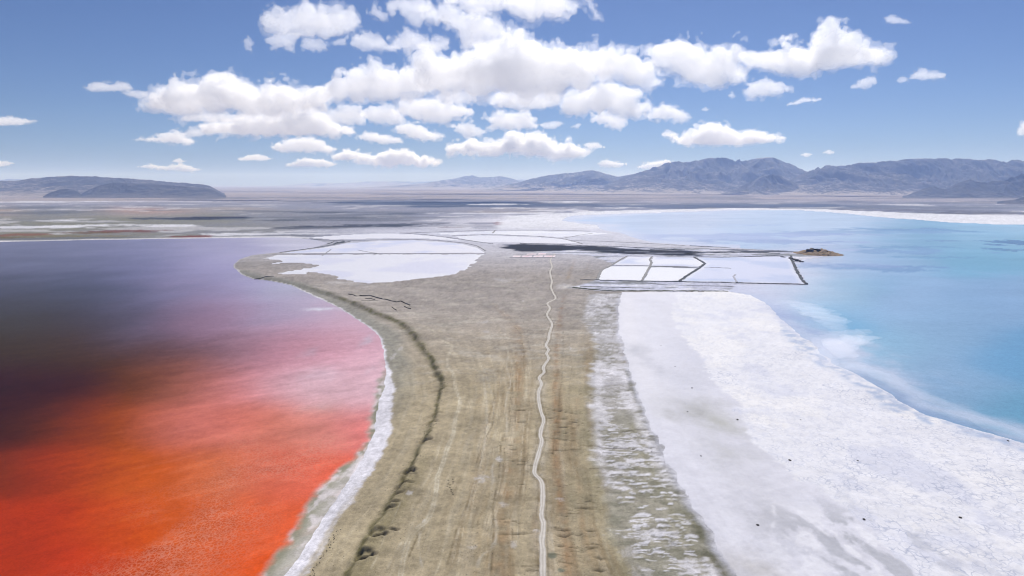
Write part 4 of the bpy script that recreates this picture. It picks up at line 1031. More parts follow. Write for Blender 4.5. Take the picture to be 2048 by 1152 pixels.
# ---------------------------------------------------------------- clouds
GB = 'cumulus clouds over the lakes'
CLOUDS = [  # label, outline against the sky, seed, finer net for small ones
    ('largest white cumulus with the highest dome, grey flat base, centre of the cloud bank', [(826, 130), (828, 116), (846, 109), (866, 107), (884, 115), (898, 113), (908, 107), (926, 108), (948, 112), (953, 99), (978, 94), (1012, 81), (1032, 70), (1046, 70), (1066, 79), (1093, 89), (1125, 96), (1151, 105), (1185, 122), (1205, 140), (1195, 158), (1166, 168), (1115, 182), (1046, 187), (985, 187), (924, 180), (880, 184), (840, 172)], 1),
    ('rounded white cumulus joined to the right end of the largest central cloud', [(1158, 104), (1178, 96), (1205, 91), (1225, 92), (1247, 96), (1266, 101), (1281, 111), (1296, 121), (1313, 130), (1310, 146), (1306, 157), (1317, 166), (1300, 172), (1266, 172), (1242, 163), (1205, 156), (1180, 140)], 2),
    ('white cumulus hump just left of the largest central cloud', [(640, 180), (668, 156), (700, 146), (709, 137), (728, 132), (742, 124), (760, 124), (775, 134), (797, 139), (812, 133), (835, 134), (860, 150), (870, 175), (850, 190), (790, 200), (720, 198), (690, 196), (655, 195)], 3),
    ('long white cumulus with a tall dome at the left end of the cloud bank', [(283, 212), (296, 196), (306, 182), (318, 186), (331, 180), (353, 173), (370, 174), (394, 176), (406, 174), (409, 165), (423, 156), (445, 150), (462, 153), (480, 163), (499, 174), (511, 171), (524, 180), (550, 175), (565, 166), (580, 171), (602, 179), (640, 178), (660, 196), (650, 214), (614, 222), (541, 230), (467, 220), (400, 222), (360, 228), (321, 220)], 4),
    ('wide flat cloud layer hanging below the domed left cumulus', [(405, 252), (425, 242), (470, 238), (500, 230), (560, 224), (600, 214), (640, 218), (672, 242), (704, 264), (660, 269), (590, 271), (520, 271), (460, 268), (415, 265)], 5),
    ('thin grey cloud strip tucked under the tall left dome', [(360, 237), (380, 228), (420, 225), (470, 228), (510, 236), (470, 244), (420, 244), (375, 242)], 6),
    ('broken cloud piece under the hump left of the central cloud', [(652, 236), (660, 222), (690, 212), (722, 214), (732, 232), (722, 249), (684, 247)], 7),
    ('soft ragged cloud piece between the left layer and the central bank', [(728, 228), (740, 212), (770, 206), (800, 220), (812, 238), (795, 248), (765, 247), (735, 241)], 8),
    ('white cloud bulge directly below the left part of the largest cloud', [(790, 216), (800, 203), (840, 198), (880, 203), (905, 203), (935, 212), (948, 224), (925, 236), (885, 246), (850, 245), (830, 234), (800, 228)], 9),
    ('small grey based cloud touching the underside of the largest cloud at left', [(870, 192), (885, 182), (920, 180), (952, 188), (957, 200), (930, 207), (895, 206), (876, 202)], 10),
    ('grey bottomed cloud tucked beneath the middle of the largest cloud', [(983, 205), (990, 190), (1000, 182), (1060, 180), (1100, 184), (1130, 190), (1115, 206), (1095, 215), (1060, 219), (1020, 217), (995, 215)], 11),
    ('wide puffy cumulus below the right end of the cloud bank', [(1183, 166), (1205, 160), (1220, 163), (1242, 172), (1261, 177), (1281, 182), (1293, 190), (1272, 197), (1291, 216), (1288, 228), (1261, 231), (1217, 225), (1181, 225), (1156, 228), (1127, 218), (1132, 198), (1160, 180)], 12),
    ('small oval cloud just beneath the puffy right end of the bank', [(1183, 232), (1203, 222), (1230, 228), (1254, 236), (1252, 245), (1239, 256), (1208, 253), (1212, 247), (1186, 244)], 13),
    ('white cloud with a small peak, under the middle of the bank', [(964, 236), (998, 226), (1017, 224), (1037, 228), (1042, 219), (1056, 223), (1071, 240), (1072, 252), (1037, 257), (1003, 257), (974, 256), (986, 247)], 14),
    ('thin low cloudlet right of the small peaked cloud', [(1078, 249), (1095, 245), (1120, 242), (1129, 247), (1110, 257), (1088, 257)], 15),
    ('tiny round cloudlet under the puffy right part of the bank', [(1143, 254), (1154, 246), (1162, 250), (1156, 257)], 16),
    ('small white cloud left of the small peaked cloud', [(903, 253), (924, 245), (944, 245), (970, 264), (959, 273), (927, 273), (918, 261)], 17),
    ('long low row of cumulus with two peaks above the far plain', [(898, 292), (910, 287), (937, 284), (973, 284), (1005, 282), (1015, 271), (1025, 265), (1051, 280), (1059, 272), (1090, 270), (1103, 287), (1115, 296), (1134, 282), (1144, 284), (1156, 294), (1183, 304), (1144, 313), (1108, 317), (1071, 307), (1010, 307), (902, 307)], 18),
    ('small low cloud at the right end of the two peaked row', [(1167, 292), (1178, 285), (1195, 284), (1209, 295), (1181, 298)], 19),
    ('large white cumulus alone at upper left above the bank', [(524, 50), (533, 32), (555, 26), (577, 27), (596, 9), (611, 8), (638, 11), (660, 22), (689, 13), (699, 17), (721, 44), (706, 62), (680, 71), (636, 72), (611, 68), (560, 68), (530, 58)], 20),
    ('ragged lower lobe of cloud under the large upper left cumulus', [(530, 78), (548, 66), (598, 68), (592, 84), (584, 101), (567, 96), (545, 95)], 21),
    ('small white puff beneath the large upper left cumulus, right of its ragged lobe', [(602, 92), (609, 76), (628, 75), (653, 88), (656, 99), (630, 101), (606, 99)], 22),
    ('faint cloud shred between two puffs below the upper left cumulus', [(660, 86), (675, 78), (695, 72), (692, 90), (672, 91)], 23),
    ('white cloud with ragged top, right of the upper left cumulus', [(697, 88), (709, 71), (728, 63), (748, 68), (770, 78), (776, 88), (796, 95), (787, 101), (743, 99), (714, 95)], 24),
    ('white cloud with a pointed lower tip, above the central bank', [(782, 82), (799, 73), (814, 63), (833, 65), (860, 78), (880, 77), (897, 84), (889, 100), (853, 100), (831, 101), (816, 107), (806, 99), (789, 92)], 25),
    ('small torn wisp left of the upper left cumulus', [(486, 80), (496, 73), (507, 83), (502, 103), (491, 99)], 26),
    ('slanting wisp below the top edge, right of the upper left cumulus', [(738, 26), (751, 11), (770, 29), (776, 40), (766, 43), (752, 33)], 27),
    ('ragged cloud cut by the top edge at its left end', [(773, 14), (790, -8), (852, -8), (866, 12), (852, 32), (838, 49), (824, 46), (812, 30), (795, 23)], 28),
    ('big white diagonal cloud above the left part of the central bank', [(845, 22), (870, 16), (900, 17), (925, 32), (945, 26), (980, 30), (1000, 50), (1016, 62), (992, 82), (972, 80), (942, 94), (928, 80), (912, 60), (888, 50), (860, 40)], 29),
    ('long cloud along the top edge with hanging tufts', [(885, 4), (960, 20), (1024, 18), (1045, 35), (1065, 45), (1085, 31), (1105, 37), (1138, 37), (1130, 24), (1159, 14), (1130, -12), (1000, -22), (890, -16)], 30),
    ('thin curl of cloud right of the long top edge cloud', [(1171, 0), (1180, 1), (1194, 22), (1205, 40), (1190, 36), (1177, 16)], 31),
    ('tiny streamlined cloud alone near the top right', [(1769, 35), (1780, 30), (1800, 36), (1824, 46), (1785, 47), (1772, 43)], 32),
    ('big round cumulus right of the central bank', [(1306, 98), (1326, 91), (1341, 81), (1359, 80), (1379, 85), (1403, 94), (1413, 100), (1441, 90), (1464, 90), (1477, 103), (1480, 116), (1484, 131), (1496, 153), (1488, 162), (1446, 164), (1411, 169), (1388, 166), (1353, 152), (1326, 140), (1309, 122)], 33),
    ('long white cumulus with a raised tower at its right part', [(1482, 112), (1498, 108), (1523, 109), (1534, 106), (1564, 96), (1593, 90), (1608, 95), (1631, 90), (1627, 73), (1640, 62), (1655, 57), (1669, 59), (1681, 74), (1710, 73), (1722, 84), (1745, 94), (1775, 97), (1786, 115), (1775, 128), (1722, 131), (1678, 132), (1663, 140), (1631, 143), (1593, 143), (1561, 143), (1529, 138), (1499, 135), (1488, 125)], 34),
    ('compact white cloud just below the round cumulus at right', [(1493, 168), (1499, 161), (1534, 156), (1558, 165), (1579, 176), (1564, 187), (1540, 193), (1496, 197), (1494, 186)], 35),
    ('thin bent strip of cloud right of the compact right hand cloud', [(1575, 210), (1594, 200), (1605, 196), (1642, 198), (1632, 204), (1608, 204), (1593, 209)], 36),
    ('small slanted cloud below the towered right cumulus', [(1703, 176), (1719, 160), (1734, 153), (1751, 154), (1752, 166), (1731, 177)], 37),
    ('rightmost small white cloud, with a flat base', [(1818, 156), (1826, 146), (1842, 138), (1865, 144), (1890, 148), (1890, 157), (1842, 160)], 38),
    ('tiny cloudlet at the left of the rightmost flat cloud', [(1792, 161), (1804, 153), (1819, 162), (1800, 166)], 39),
    ('small cloud with a rounded top above the right hand mountains', [(1294, 228), (1308, 215), (1323, 207), (1350, 213), (1373, 225), (1379, 236), (1359, 244), (1344, 238), (1318, 240), (1298, 238)], 40),
    ('long pointed cumulus floating just above the right hand mountains', [(1328, 270), (1344, 266), (1359, 274), (1382, 270), (1388, 260), (1405, 248), (1426, 244), (1441, 246), (1464, 259), (1482, 264), (1511, 267), (1543, 266), (1568, 276), (1534, 283), (1502, 286), (1452, 288), (1403, 289), (1373, 289), (1350, 281)], 41),
    ('tiny puff below the round cumulus at right', [(1455, 191), (1464, 185), (1472, 191), (1464, 197)], 42),
    ('tiny pale puff right of the rounded cloud over the mountains', [(1402, 220), (1410, 215), (1419, 218), (1410, 223)], 43),
    ('long low cloud at the left beside the domed cumulus', [(170, 175), (184, 166), (199, 163), (223, 169), (243, 163), (257, 167), (266, 176), (258, 182), (223, 182), (199, 182), (180, 182)], 44),
    ('trailing tail of cloud between the low left cloud and the dome', [(246, 187), (260, 181), (282, 181), (297, 184), (294, 193), (282, 196), (255, 193)], 45),
    ('wedge shaped cloud below the left end of the bank', [(271, 279), (296, 276), (326, 272), (345, 261), (355, 263), (367, 272), (390, 281), (377, 290), (362, 287), (321, 284)], 46),
    ('faint cloud joining the wedge cloud to the flat layer', [(363, 268), (382, 255), (401, 258), (416, 268), (394, 274), (372, 274)], 47),
    ('rounded cloud under the flat left layer', [(541, 294), (565, 285), (580, 278), (602, 273), (626, 275), (650, 286), (674, 299), (660, 304), (614, 302), (560, 302)], 48),
    ('small lens shaped cloud low over the left plain', [(476, 318), (492, 311), (516, 308), (546, 317), (531, 321), (480, 321)], 49),
    ('low flat cloud over the plain, below the rounded left cloud', [(574, 331), (592, 323), (610, 316), (645, 320), (674, 328), (660, 334), (600, 333)], 50),
    ('long low cloud with soft hummocks over the far plain', [(668, 317), (690, 300), (725, 305), (750, 311), (780, 299), (810, 301), (840, 314), (887, 322), (850, 330), (800, 328), (775, 335), (725, 322)], 51),
    ('small flat cloud above the hummocky low cloud', [(712, 272), (730, 265), (752, 265), (800, 277), (806, 285), (765, 287), (722, 279)], 52),
    ('slanting white cloud between the bank and the hummocky low cloud', [(784, 254), (810, 244), (845, 250), (882, 272), (870, 281), (830, 279), (795, 266)], 53),
    ('tiny cloudlet low above the long low left strip', [(345, 323), (356, 317), (373, 322), (360, 328)], 54),
    ('thin broken cloud strip low over the left hill', [(276, 334), (300, 329), (330, 334), (360, 329), (400, 339), (382, 344), (340, 340), (320, 338)], 55),
    ('cloud cut by the left edge, high over the left hill', [(-70, 241), (-30, 233), (30, 234), (70, 243), (40, 250), (-50, 251)], 56),
    ('small cloud at the left edge just above the hill', [(-40, 329), (0, 322), (26, 326), (8, 333), (-30, 334)], 57),
    ('faint low cloud left of the mountain crest', [(1196, 327), (1215, 320), (1252, 328), (1236, 335), (1205, 334)], 58),
    ('faint low cloud touching the mountain crest behind', [(1274, 334), (1300, 324), (1332, 319), (1348, 326), (1312, 338), (1285, 338)], 59),
    ('tiny low cloudlet right of the pointed cumulus', [(1600, 310), (1610, 305), (1624, 309), (1612, 314)], 60),
    ('tiny low cloudlet above the saddle of the right mountains', [(1647, 305), (1656, 299), (1671, 304), (1660, 309)], 61),
    ('small cloud cut by the right edge', [(2040, 246), (2060, 238), (2090, 250), (2084, 272), (2040, 270)], 62),
]
_r = random.Random(3)
for _l, _p, _s in CLOUDS:
    hh = max(q[1] for q in _p) - min(q[1] for q in _p)
    faint = any(w in _l for w in ('faint', 'wisp', 'thin', 'shred', 'curl'))
    cloud(_l, _p, alt=2350 + _r.uniform(-60, 60), seed=_s, vox=1.25 if hh < 22 else (1.6 if hh < 45 else 2.0), group=GB, density=.0022 if faint else .0027)

# ---------------------------------------------------------------- ground height at any point
def hz(x, y, Z=None):
    Z = Zground if Z is None else Z
    x = np.atleast_1d(np.asarray(x, float)); y = np.atleast_1d(np.asarray(y, float))
    cp, sp = math.cos(PITCH), math.sin(PITCH)
    dx, dy, dz = x, y, -CAM_H
    depth = dy * cp - dz * sp
    up = dy * sp + dz * cp
    px = 1024 + FPX * dx / depth; py = 576 - FPX * up / depth
    c = np.clip(np.interp(px, LX, np.arange(NC)), 0, NC - 1.001); r = np.clip(np.interp(py, LY, np.arange(NR)), 0, NR - 1.001)
    c0, r0 = c.astype(int), r.astype(int); fc, fr = c - c0, r - r0
    return Z[r0, c0] * (1 - fc) * (1 - fr) + Z[r0, c0 + 1] * fc * (1 - fr) + Z[r0 + 1, c0] * (1 - fc) * fr + Z[r0 + 1, c0 + 1] * fc * fr


def resample(P, step):
    P = np.asarray(P, float)
    s = np.concatenate([[0], np.cumsum(np.linalg.norm(np.diff(P, axis=0), axis=1))])
    t = np.linspace(0, s[-1], max(2, int(s[-1] / step) + 1))
    return np.stack([np.interp(t, s, P[:, 0]), np.interp(t, s, P[:, 1])], 1), t


def strip(name, P, prof, step, mat, wob=0.0, seed=0, lift=0.0, follow=True, vary=0.0):
    """a body swept along a path: prof is [(offset across, height)], closed below the ground by its own outer edges"""
    Q, t = resample(P, step)
    T = np.gradient(Q, axis=0); T /= np.linalg.norm(T, axis=1)[:, None] + 1e-9
    Nn = np.stack([T[:, 1], -T[:, 0]], 1)
    if wob: Q = Q + Nn * (wob * fbm2(t / 9, t * 0, 3, seed))[:, None]
    k = 1 + vary * fbm2(t / 7, t * 0 + 5, 3, seed + 1)
    base = hz(Q[:, 0], Q[:, 1])
    rows = []
    for off, h in prof:
        p = Q + Nn * (off * (k if vary else 1))[:, None] if vary else Q + Nn * off
        z = (hz(p[:, 0], p[:, 1]) if follow else base) + lift
        jit = (vary * .5 * fbm2(t / 3.1, t * 0 + off, 3, seed + 2) * h) if vary else 0
        rows.append(np.stack([p[:, 0], p[:, 1], z + h * k + jit if vary else z + h], 1))
    V = np.stack(rows, 1)
    n, m = V.shape[:2]
    i = np.arange(n * m).reshape(n, m)
    F = np.stack([i[:-1, :-1], i[:-1, 1:], i[1:, 1:], i[1:, :-1]], -1).reshape(-1, 4)
    o = mesh_np(name, V.reshape(-1, 3), F, mat)
    return o


def plain_mat(name, c, rough=.9, var=.25, size=2.0, spec=.2, c2=None):
    m = bpy.data.materials.new(name); m.use_nodes = True
    N, L = m.node_tree.nodes, m.node_tree.links
    b = N['Principled BSDF']; b.inputs['Roughness'].default_value = rough; b.inputs['Specular IOR Level'].default_value = spec
    geo = N.new('ShaderNodeNewGeometry')
    t = N.new('ShaderNodeTexNoise'); t.inputs['Scale'].default_value = 1 / size; t.inputs['Detail'].default_value = 4; t.inputs['Roughness'].default_value = .6
    L.new(geo.outputs['Position'], t.inputs['Vector'])
    r = N.new('ShaderNodeMapRange'); r.inputs['From Min'].default_value = .3; r.inputs['From Max'].default_value = .7; L.new(t.outputs['Fac'], r.inputs['Value'])
    mx = N.new('ShaderNodeMix'); mx.data_type = 'RGBA'; L.new(r.outputs[0], mx.inputs['Factor'])
    a = np.asarray(c, float)
    lo = a * (1 - var) if c2 is None else np.asarray(c2, float)
    mx.inputs['A'].default_value = (*lo, 1); mx.inputs['B'].default_value = (*np.clip(a * (1 + var * (c2 is None)), 0, .85), 1)
    L.new(mx.outputs['Result'], b.inputs['Base Color'])
    bp = N.new('ShaderNodeBump'); bp.inputs['Strength'].default_value = .3; bp.inputs['Distance'].default_value = .3
    L.new(t.outputs['Fac'], bp.inputs['Height']); L.new(bp.outputs[0], b.inputs['Normal'])
    return m


M_ROAD = plain_mat('pale_dust_road', A(226, 220, 212), size=1.6, var=.10)
_N, _L = M_ROAD.node_tree.nodes, M_ROAD.node_tree.links
_b = _N['Principled BSDF']; _src = _b.inputs['Base Color'].links[0].from_socket
_a = _N.new('ShaderNodeAttribute'); _a.attribute_name = 'worn'
_m = _N.new('ShaderNodeMix'); _m.data_type = 'RGBA'; _m.inputs['A'].default_value = (*A(168, 160, 146), 1)
_L.new(_a.outputs['Fac'], _m.inputs['Factor']); _L.new(_src, _m.inputs['B']); _L.new(_m.outputs['Result'], _b.inputs['Base Color'])
M_BANK = plain_mat('earth_bank', A(156, 154, 150), size=3.5, var=.3)
M_BANK_DARK = plain_mat('wet_mud_bank', A(76, 80, 80), size=3.5, var=.4)
M_BANK_OLIVE = plain_mat('olive_bank', A(104, 108, 84), size=4, var=.35)
M_BANK_PALE = plain_mat('salt_dusted_bank', A(186, 186, 194), size=3, var=.15)
M_RUIN = plain_mat('dark_mud_brick', A(96, 93, 80), size=1.5, var=.35)
M_STONE = plain_mat('dark_stone', A(66, 62, 56), size=.8, var=.35)
M_ISLE = plain_mat('ochre_soil', A(172, 142, 104), size=7, var=.3, c2=A(120, 104, 80))
M_ISLE_ROCK = plain_mat('dark_islet_rock', A(70, 66, 60), size=4, var=.5)

# ---------------------------------------------------------------- the dirt road along the spit
road_prof = [(-1.75, -.12), (-1.5, .12), (-1.2, .10), (-.85, .02), (-.45, .10), (0, .13), (.45, .10), (.85, .02), (1.2, .10), (1.5, .12), (1.75, -.12)]
road = tag(strip('dirt_road', W_ROAD, road_prof, 1.5, M_ROAD, wob=.25, seed=4, lift=.16, follow=False, vary=.16), kind='structure')
_n = len(road.data.vertices) // 11
_w = np.tile(np.array([.1, .35, .62, 1.0, .7, .38, .7, 1.0, .62, .35, .1]), (_n, 1))
_w = _w * (1 + .25 * fbm2(np.arange(_n)[:, None] / 6.0, np.arange(11)[None] * 1.7 + 0 * np.arange(_n)[:, None], 3, 66))
attr(road, 'worn', np.clip(_w, 0, 1).ravel())

# ---------------------------------------------------------------- salt pans and brine ponds
PAN_BASE = Zland


def pan_mat(name, c, rough, c2=None):
    m = surf_mat(name, rough=rough, fine=((6.0, .02), (22.0, .03)), bump=0, spec=.2)
    return m


PAN_MAT = pan_mat('crystal_salt', None, .4)


def pan(name, label, pts, colr, seed, rag=2.0, group='salt pans between the lakes', cat='salt pan', tint=None, ragdir=1.0):
    P = surv(pts)
    bx = (GX > P[:, 0].min() - 60) & (GX < P[:, 0].max() + 60) & (GY > P[:, 1].min() - 80) & (GY < P[:, 1].max() + 80)
    r, c = np.nonzero(bx)
    sd = np.full((NR, NC), -50.0, F32)
    x, y = GX[bx], GY[bx]
    s = poly_sd(P, x, y) + (fbm2(x / 18 * ragdir, y / 18, 4, seed) * rag + fbm2(x / 60, y / 60, 3, seed + 1) * rag * 1.2 if rag else 0)
    sd[bx] = s
    Zp = Zland + np.clip(sd / 10, -1.0, .22)
    cc = np.zeros((NR, NC, 3), F32) + A(*colr)
    f = fbm2(x / 120, y / 120, 4, seed + 2)
    if tint is not None:
        loc = np.zeros((NR, NC), F32); loc[bx] = sstep(-.15, .5, f)
        cc = mix(cc, A(*tint), loc)
    edge = np.exp(-((sd - 3) / 6) ** 2)
    cc = mix(cc, A(242, 242, 247), edge * .5)
    o = lattice_object(name, Zp, sd > -6, PAN_MAT, {'albedo': np.clip(cc, .02, .84)}, kind='thing')
    tag(o, label, cat, group)
    return o


pan('salt_pan', 'white salt pan at the top left corner of the eastern pan grid', [(1258, 514.5), (1226, 530.5), (1299, 532), (1301, 527), (1298, 520), (1303, 515)], (236, 236, 244), 201, rag=.8, tint=(198, 206, 234))
pan('salt_pan', 'white salt pan in the top middle of the eastern grid, grey blue along its top', [(1308, 515), (1304, 520), (1306, 527), (1303, 532), (1396, 534.5), (1407, 528), (1398, 522), (1386, 516)], (238, 238, 244), 202, rag=.8, tint=(206, 212, 236))
pan('salt_pan', 'bright white salt pan at the lower left of the eastern grid', [(1222, 533), (1205, 542), (1200, 552), (1197, 561), (1281, 562), (1289, 550), (1295, 541), (1298, 534)], (243, 243, 247), 203, rag=1.0)
pan('salt_pan', 'bright white salt pan in the lower middle of the eastern grid', [(1303, 535), (1299, 541), (1294, 551), (1286, 562.5), (1356, 563.5), (1368, 554), (1383, 545), (1394, 537)], (244, 244, 248), 204, rag=1.0)
pan('salt_pan', 'large bluish white brine pan closing the east end of the grid', [(1394, 516), (1404, 522), (1413, 528), (1403, 537), (1388, 546), (1374, 556), (1363, 563.5), (1608, 568), (1600, 558), (1594, 548), (1588, 539), (1584, 527), (1580, 515), (1530, 514)], (214, 218, 240), 205, rag=.8, tint=(190, 202, 232))
pan('salt_pan', 'huge oval white salt pan with a ragged west edge near the spit neck', [(553, 510.5), (526, 518), (566, 520), (545, 529), (590, 526), (645, 531), (605, 540), (562, 545), (546, 550), (605, 551), (618, 546), (662, 551), (672, 557), (720, 567), (760, 566), (820, 562), (865, 558), (905, 551), (935, 540), (951, 528), (949, 522), (968, 513), (969, 509.5)], (240, 239, 246), 206, rag=9, tint=(226, 226, 242))
pan('salt_pan', 'white salt pan on the north side of the straight bank across the oval', [(562, 507.5), (600, 502), (650, 495.5), (674, 491), (692, 487), (730, 484), (770, 481.5), (830, 481), (880, 484), (925, 489), (955, 497), (968, 505), (968, 507)], (240, 238, 246), 207, rag=2, tint=(216, 220, 244))
pan('salt_pan', 'narrow white crescent pan north of the oval salt pan', [(612, 476), (650, 473), (700, 469.5), (770, 467), (830, 469.5), (880, 474), (915, 479.5), (930, 483), (900, 481), (840, 477.5), (770, 477), (700, 479.5), (660, 480)], (242, 240, 247), 208, rag=3)
pan('salt_pan', 'far white salt pan with a thin bank, north east of the oval', [(860, 468), (985, 462), (1150, 463.5), (1228, 467), (1165, 472), (1120, 475), (1050, 471.5), (960, 468.5), (905, 471)], (243, 243, 248), 209, rag=4, tint=(228, 228, 240))
pan('salt_pan', 'pale salt pan between the far pan and the dark marsh strip', [(905, 474), (960, 470.5), (1050, 474), (1122, 478), (1160, 487), (1120, 487.5), (1000, 485.5), (965, 486), (930, 480)], (232, 231, 240), 210, rag=4, tint=(238, 238, 246))
for i, (q, lb) in enumerate([([(1024, 515.3), (1028, 511.4), (1042, 511.4), (1040, 515.3)], 'pink brine pond at the west end of the front row'),
                             ([(1043, 515.3), (1045, 511.4), (1065, 511.4), (1063, 515.3)], 'pink brine pond second from the west in the front row'),
                             ([(1066, 515.3), (1068, 511.4), (1086, 511.4), (1085, 515.3)], 'pink brine pond third from the west in the front row'),
                             ([(1088, 515.3), (1089, 511.4), (1112, 511.4), (1109, 515.3)], 'pink brine pond at the east end of the front row'),
                             ([(1052, 510.6), (1055, 507.4), (1074, 507.4), (1072, 510.6)], 'pink brine pond in the back row, on the west side'),
                             ([(1075, 510.6), (1077, 507), (1093, 507.2), (1092, 510.6)], 'pink brine pond in the back row, on the east side')]):
    pan('brine_pond', lb, q, (238, 196, 200) if i % 2 else (240, 208, 208), 220 + i, rag=0, group='small pink brine ponds at the spit head', cat='brine pond')

# ---------------------------------------------------------------- banks between the pans
def bank_prof(w, h):
    return [(-w * .5, -.7), (-w * .42, h * .45), (-w * .22, h), (w * .22, h), (w * .42, h * .45), (w * .5, -.7)]


def bank(label, pts, w, h, mat, seed, wob=1.0, group='low earth banks of the salt pans', step=4.0):
    o = strip('embankment', surv(pts), bank_prof(w * .8, h), step, mat, wob=wob, seed=seed, vary=.28)
    return tag(o, label, 'embankment', group)


bank('winding pale bank along the west side of the eastern pan grid', [(1255, 513), (1240, 520.5), (1225, 530.5), (1203, 541), (1198, 552), (1194, 562)], 8, 1.2, M_BANK, 301)
bank('narrow crooked bank dividing the eastern pan grid in the middle', [(1305, 514), (1299, 520), (1303, 526), (1300, 533), (1296, 541), (1291, 551), (1283, 563)], 7, 1.2, M_BANK, 302)
bank('dark kinked bank on the east side of the white eastern pans', [(1388, 515), (1400, 522), (1410, 528), (1400, 536.5), (1385, 545.5), (1370, 555.5), (1358, 564)], 8, 1.4, M_BANK_DARK, 303)
bank('thin straight bank across the upper half of the eastern white pans', [(1222, 531.8), (1300, 533), (1396, 536)], 3.5, .8, M_BANK, 304, wob=.5)
bank('long dark straight bank along the south side of the eastern pans', [(1160, 562), (1197, 562.3), (1290, 563.8), (1360, 564.8), (1450, 566.5), (1540, 568), (1616, 569.3)], 5, 1.2, M_BANK_DARK, 305, wob=.8)
bank('olive weedy bank south of the eastern pans, running to the white flat', [(1146, 577.5), (1160, 579), (1190, 581.5), (1230, 583), (1330, 583.5), (1456, 583.5)], 8, 1.2, M_BANK_OLIVE, 306, wob=1.2)
bank('short thin olive bank between the two long southern banks', [(1160, 575), (1210, 575.5), (1262, 577), (1300, 578)], 3.5, .8, M_BANK_OLIVE, 307)
bank('faint dark bank between the southern banks, further east', [(1290, 567), (1330, 571), (1400, 573), (1520, 574)], 2.6, .7, M_BANK, 308)
bank('short pale bent spur on the south side of the bluish brine pan', [(1470, 550.5), (1467, 555), (1469, 559), (1474, 566)], 6, 1.0, M_BANK_PALE, 309)
tag(bank('slanting rough bank at the far east end of the brine pan', [(1582, 513), (1583.5, 520), (1588, 528), (1592, 539), (1597, 548), (1604, 559), (1612, 568.5)], 8, 1.5, M_BANK_DARK, 310, wob=2.0))
bank('short dark bank beside the kinked bank, pointing east', [(1408, 537), (1430, 536.5), (1462, 538)], 3.5, .8, M_BANK_DARK, 311)
bank('long dark bank at the north of the brine pan, towards the islet', [(1388, 514.8), (1440, 515.5), (1480, 515), (1530, 513), (1565, 511.5)], 5, 1.2, M_BANK_DARK, 312)
bank('straight thin bank running across the whole oval salt pan', [(545, 509.5), (620, 509), (700, 508.5), (800, 508), (900, 507.8), (972, 507.5)], 4, .9, M_BANK, 313, wob=.4)
bank('short slanting bank on the west part of the oval pan', [(662, 500), (655, 505), (650, 509), (644, 512.5)], 5, .9, M_BANK, 314)
bank('short slanting bank meeting the straight bank in mid oval', [(715, 501), (735, 505), (757, 508.3), (745, 511.5)], 4.5, .9, M_BANK, 315)
bank('dark bank along the north west lake edge of the oval pan', [(560, 505.5), (600, 500.5), (640, 495), (665, 490.5), (690, 486), (700, 483.5)], 6, 1.4, M_BANK_DARK, 316, wob=1.5)
bank('tangled dark bank at the north west corner of the oval pan', [(655, 488.5), (668, 484.5), (682, 486.5), (690, 483), (668, 488.5)], 9, 1.6, M_BANK_DARK, 317, wob=2)
bank('long thin bank curving along the north rim of the oval pan', [(690, 482.5), (730, 481.5), (780, 479.8), (830, 479.8), (880, 482.2), (930, 487), (955, 493), (972, 503)], 6, 1.2, M_BANK, 318, wob=1.5)
bank('thin bank running out of the red lake to the crescent pan', [(562, 476.8), (610, 477.5), (650, 481), (690, 482.5)], 6, 1.2, M_BANK_DARK, 319, wob=2)
bank('thin bank on the north rim of the crescent pan', [(800, 466.4), (850, 470), (900, 476), (945, 483), (985, 488.5)], 7, 1.2, M_BANK, 320, wob=2)
bank('thin bank along the north side of the far salt pan', [(805, 467), (880, 464.5), (985, 461), (1080, 461), (1180, 463)], 7, 1.2, M_BANK, 321, wob=2)
bank('thin dark bank slanting across the far pans towards the marsh', [(905, 472.5), (980, 470), (1070, 473), (1125, 478), (1165, 488.5)], 7, 1.2, M_BANK, 322, wob=2)
bank('short bank stub on the far salt pan', [(991, 461), (988, 464), (985, 467.5)], 9, 1.2, M_BANK, 323)
bank('slender bank closing the east end of the far pan', [(1185, 467.5), (1160, 471), (1130, 476.5)], 6, 1.0, M_BANK, 324)
bank('black mud bank along the north of the dark marsh strip', [(1040, 487.8), (1100, 489), (1160, 492), (1230, 494), (1300, 497.5), (1370, 500.5)], 6, 1.2, M_BANK_DARK, 325, wob=2)
bank('wavy black mud bank east of the marsh, nearer side', [(1300, 500), (1345, 500.5), (1398, 505), (1440, 507), (1500, 505.5), (1560, 508)], 7, 1.2, M_BANK_DARK, 326, wob=3)
bank('long black mud bank reaching the islet from the west', [(1380, 492.2), (1420, 494.5), (1480, 495), (1540, 495.8), (1600, 497.5)], 9, 1.4, M_BANK_DARK, 327, wob=2)
bank('broken black bank between the two eastern mud banks', [(1420, 499.5), (1470, 500), (1520, 501.5), (1590, 502)], 6, 1.1, M_BANK_DARK, 328, wob=3)
bank('faint dark bank on the lake shallows north of the marsh', [(1140, 482), (1220, 484), (1300, 488), (1370, 492)], 4, .9, M_BANK, 329, wob=1)
bank('short jetty of dark soil jutting into the red lake at the spit bend', [(508, 558.6), (530, 557.6), (548, 557)], 3.2, 1.2, M_BANK_DARK, 330, group='low earth banks of the salt pans')
bank('thin dark bank framing the front of the pink ponds', [(1019, 516.2), (1060, 516.4), (1110, 516.2)], 2.6, .8, M_BANK, 331, wob=.2)
bank('thin bank between the two rows of pink ponds', [(1026, 511), (1070, 511), (1114, 511)], 2.2, .7, M_BANK, 332, wob=.2)

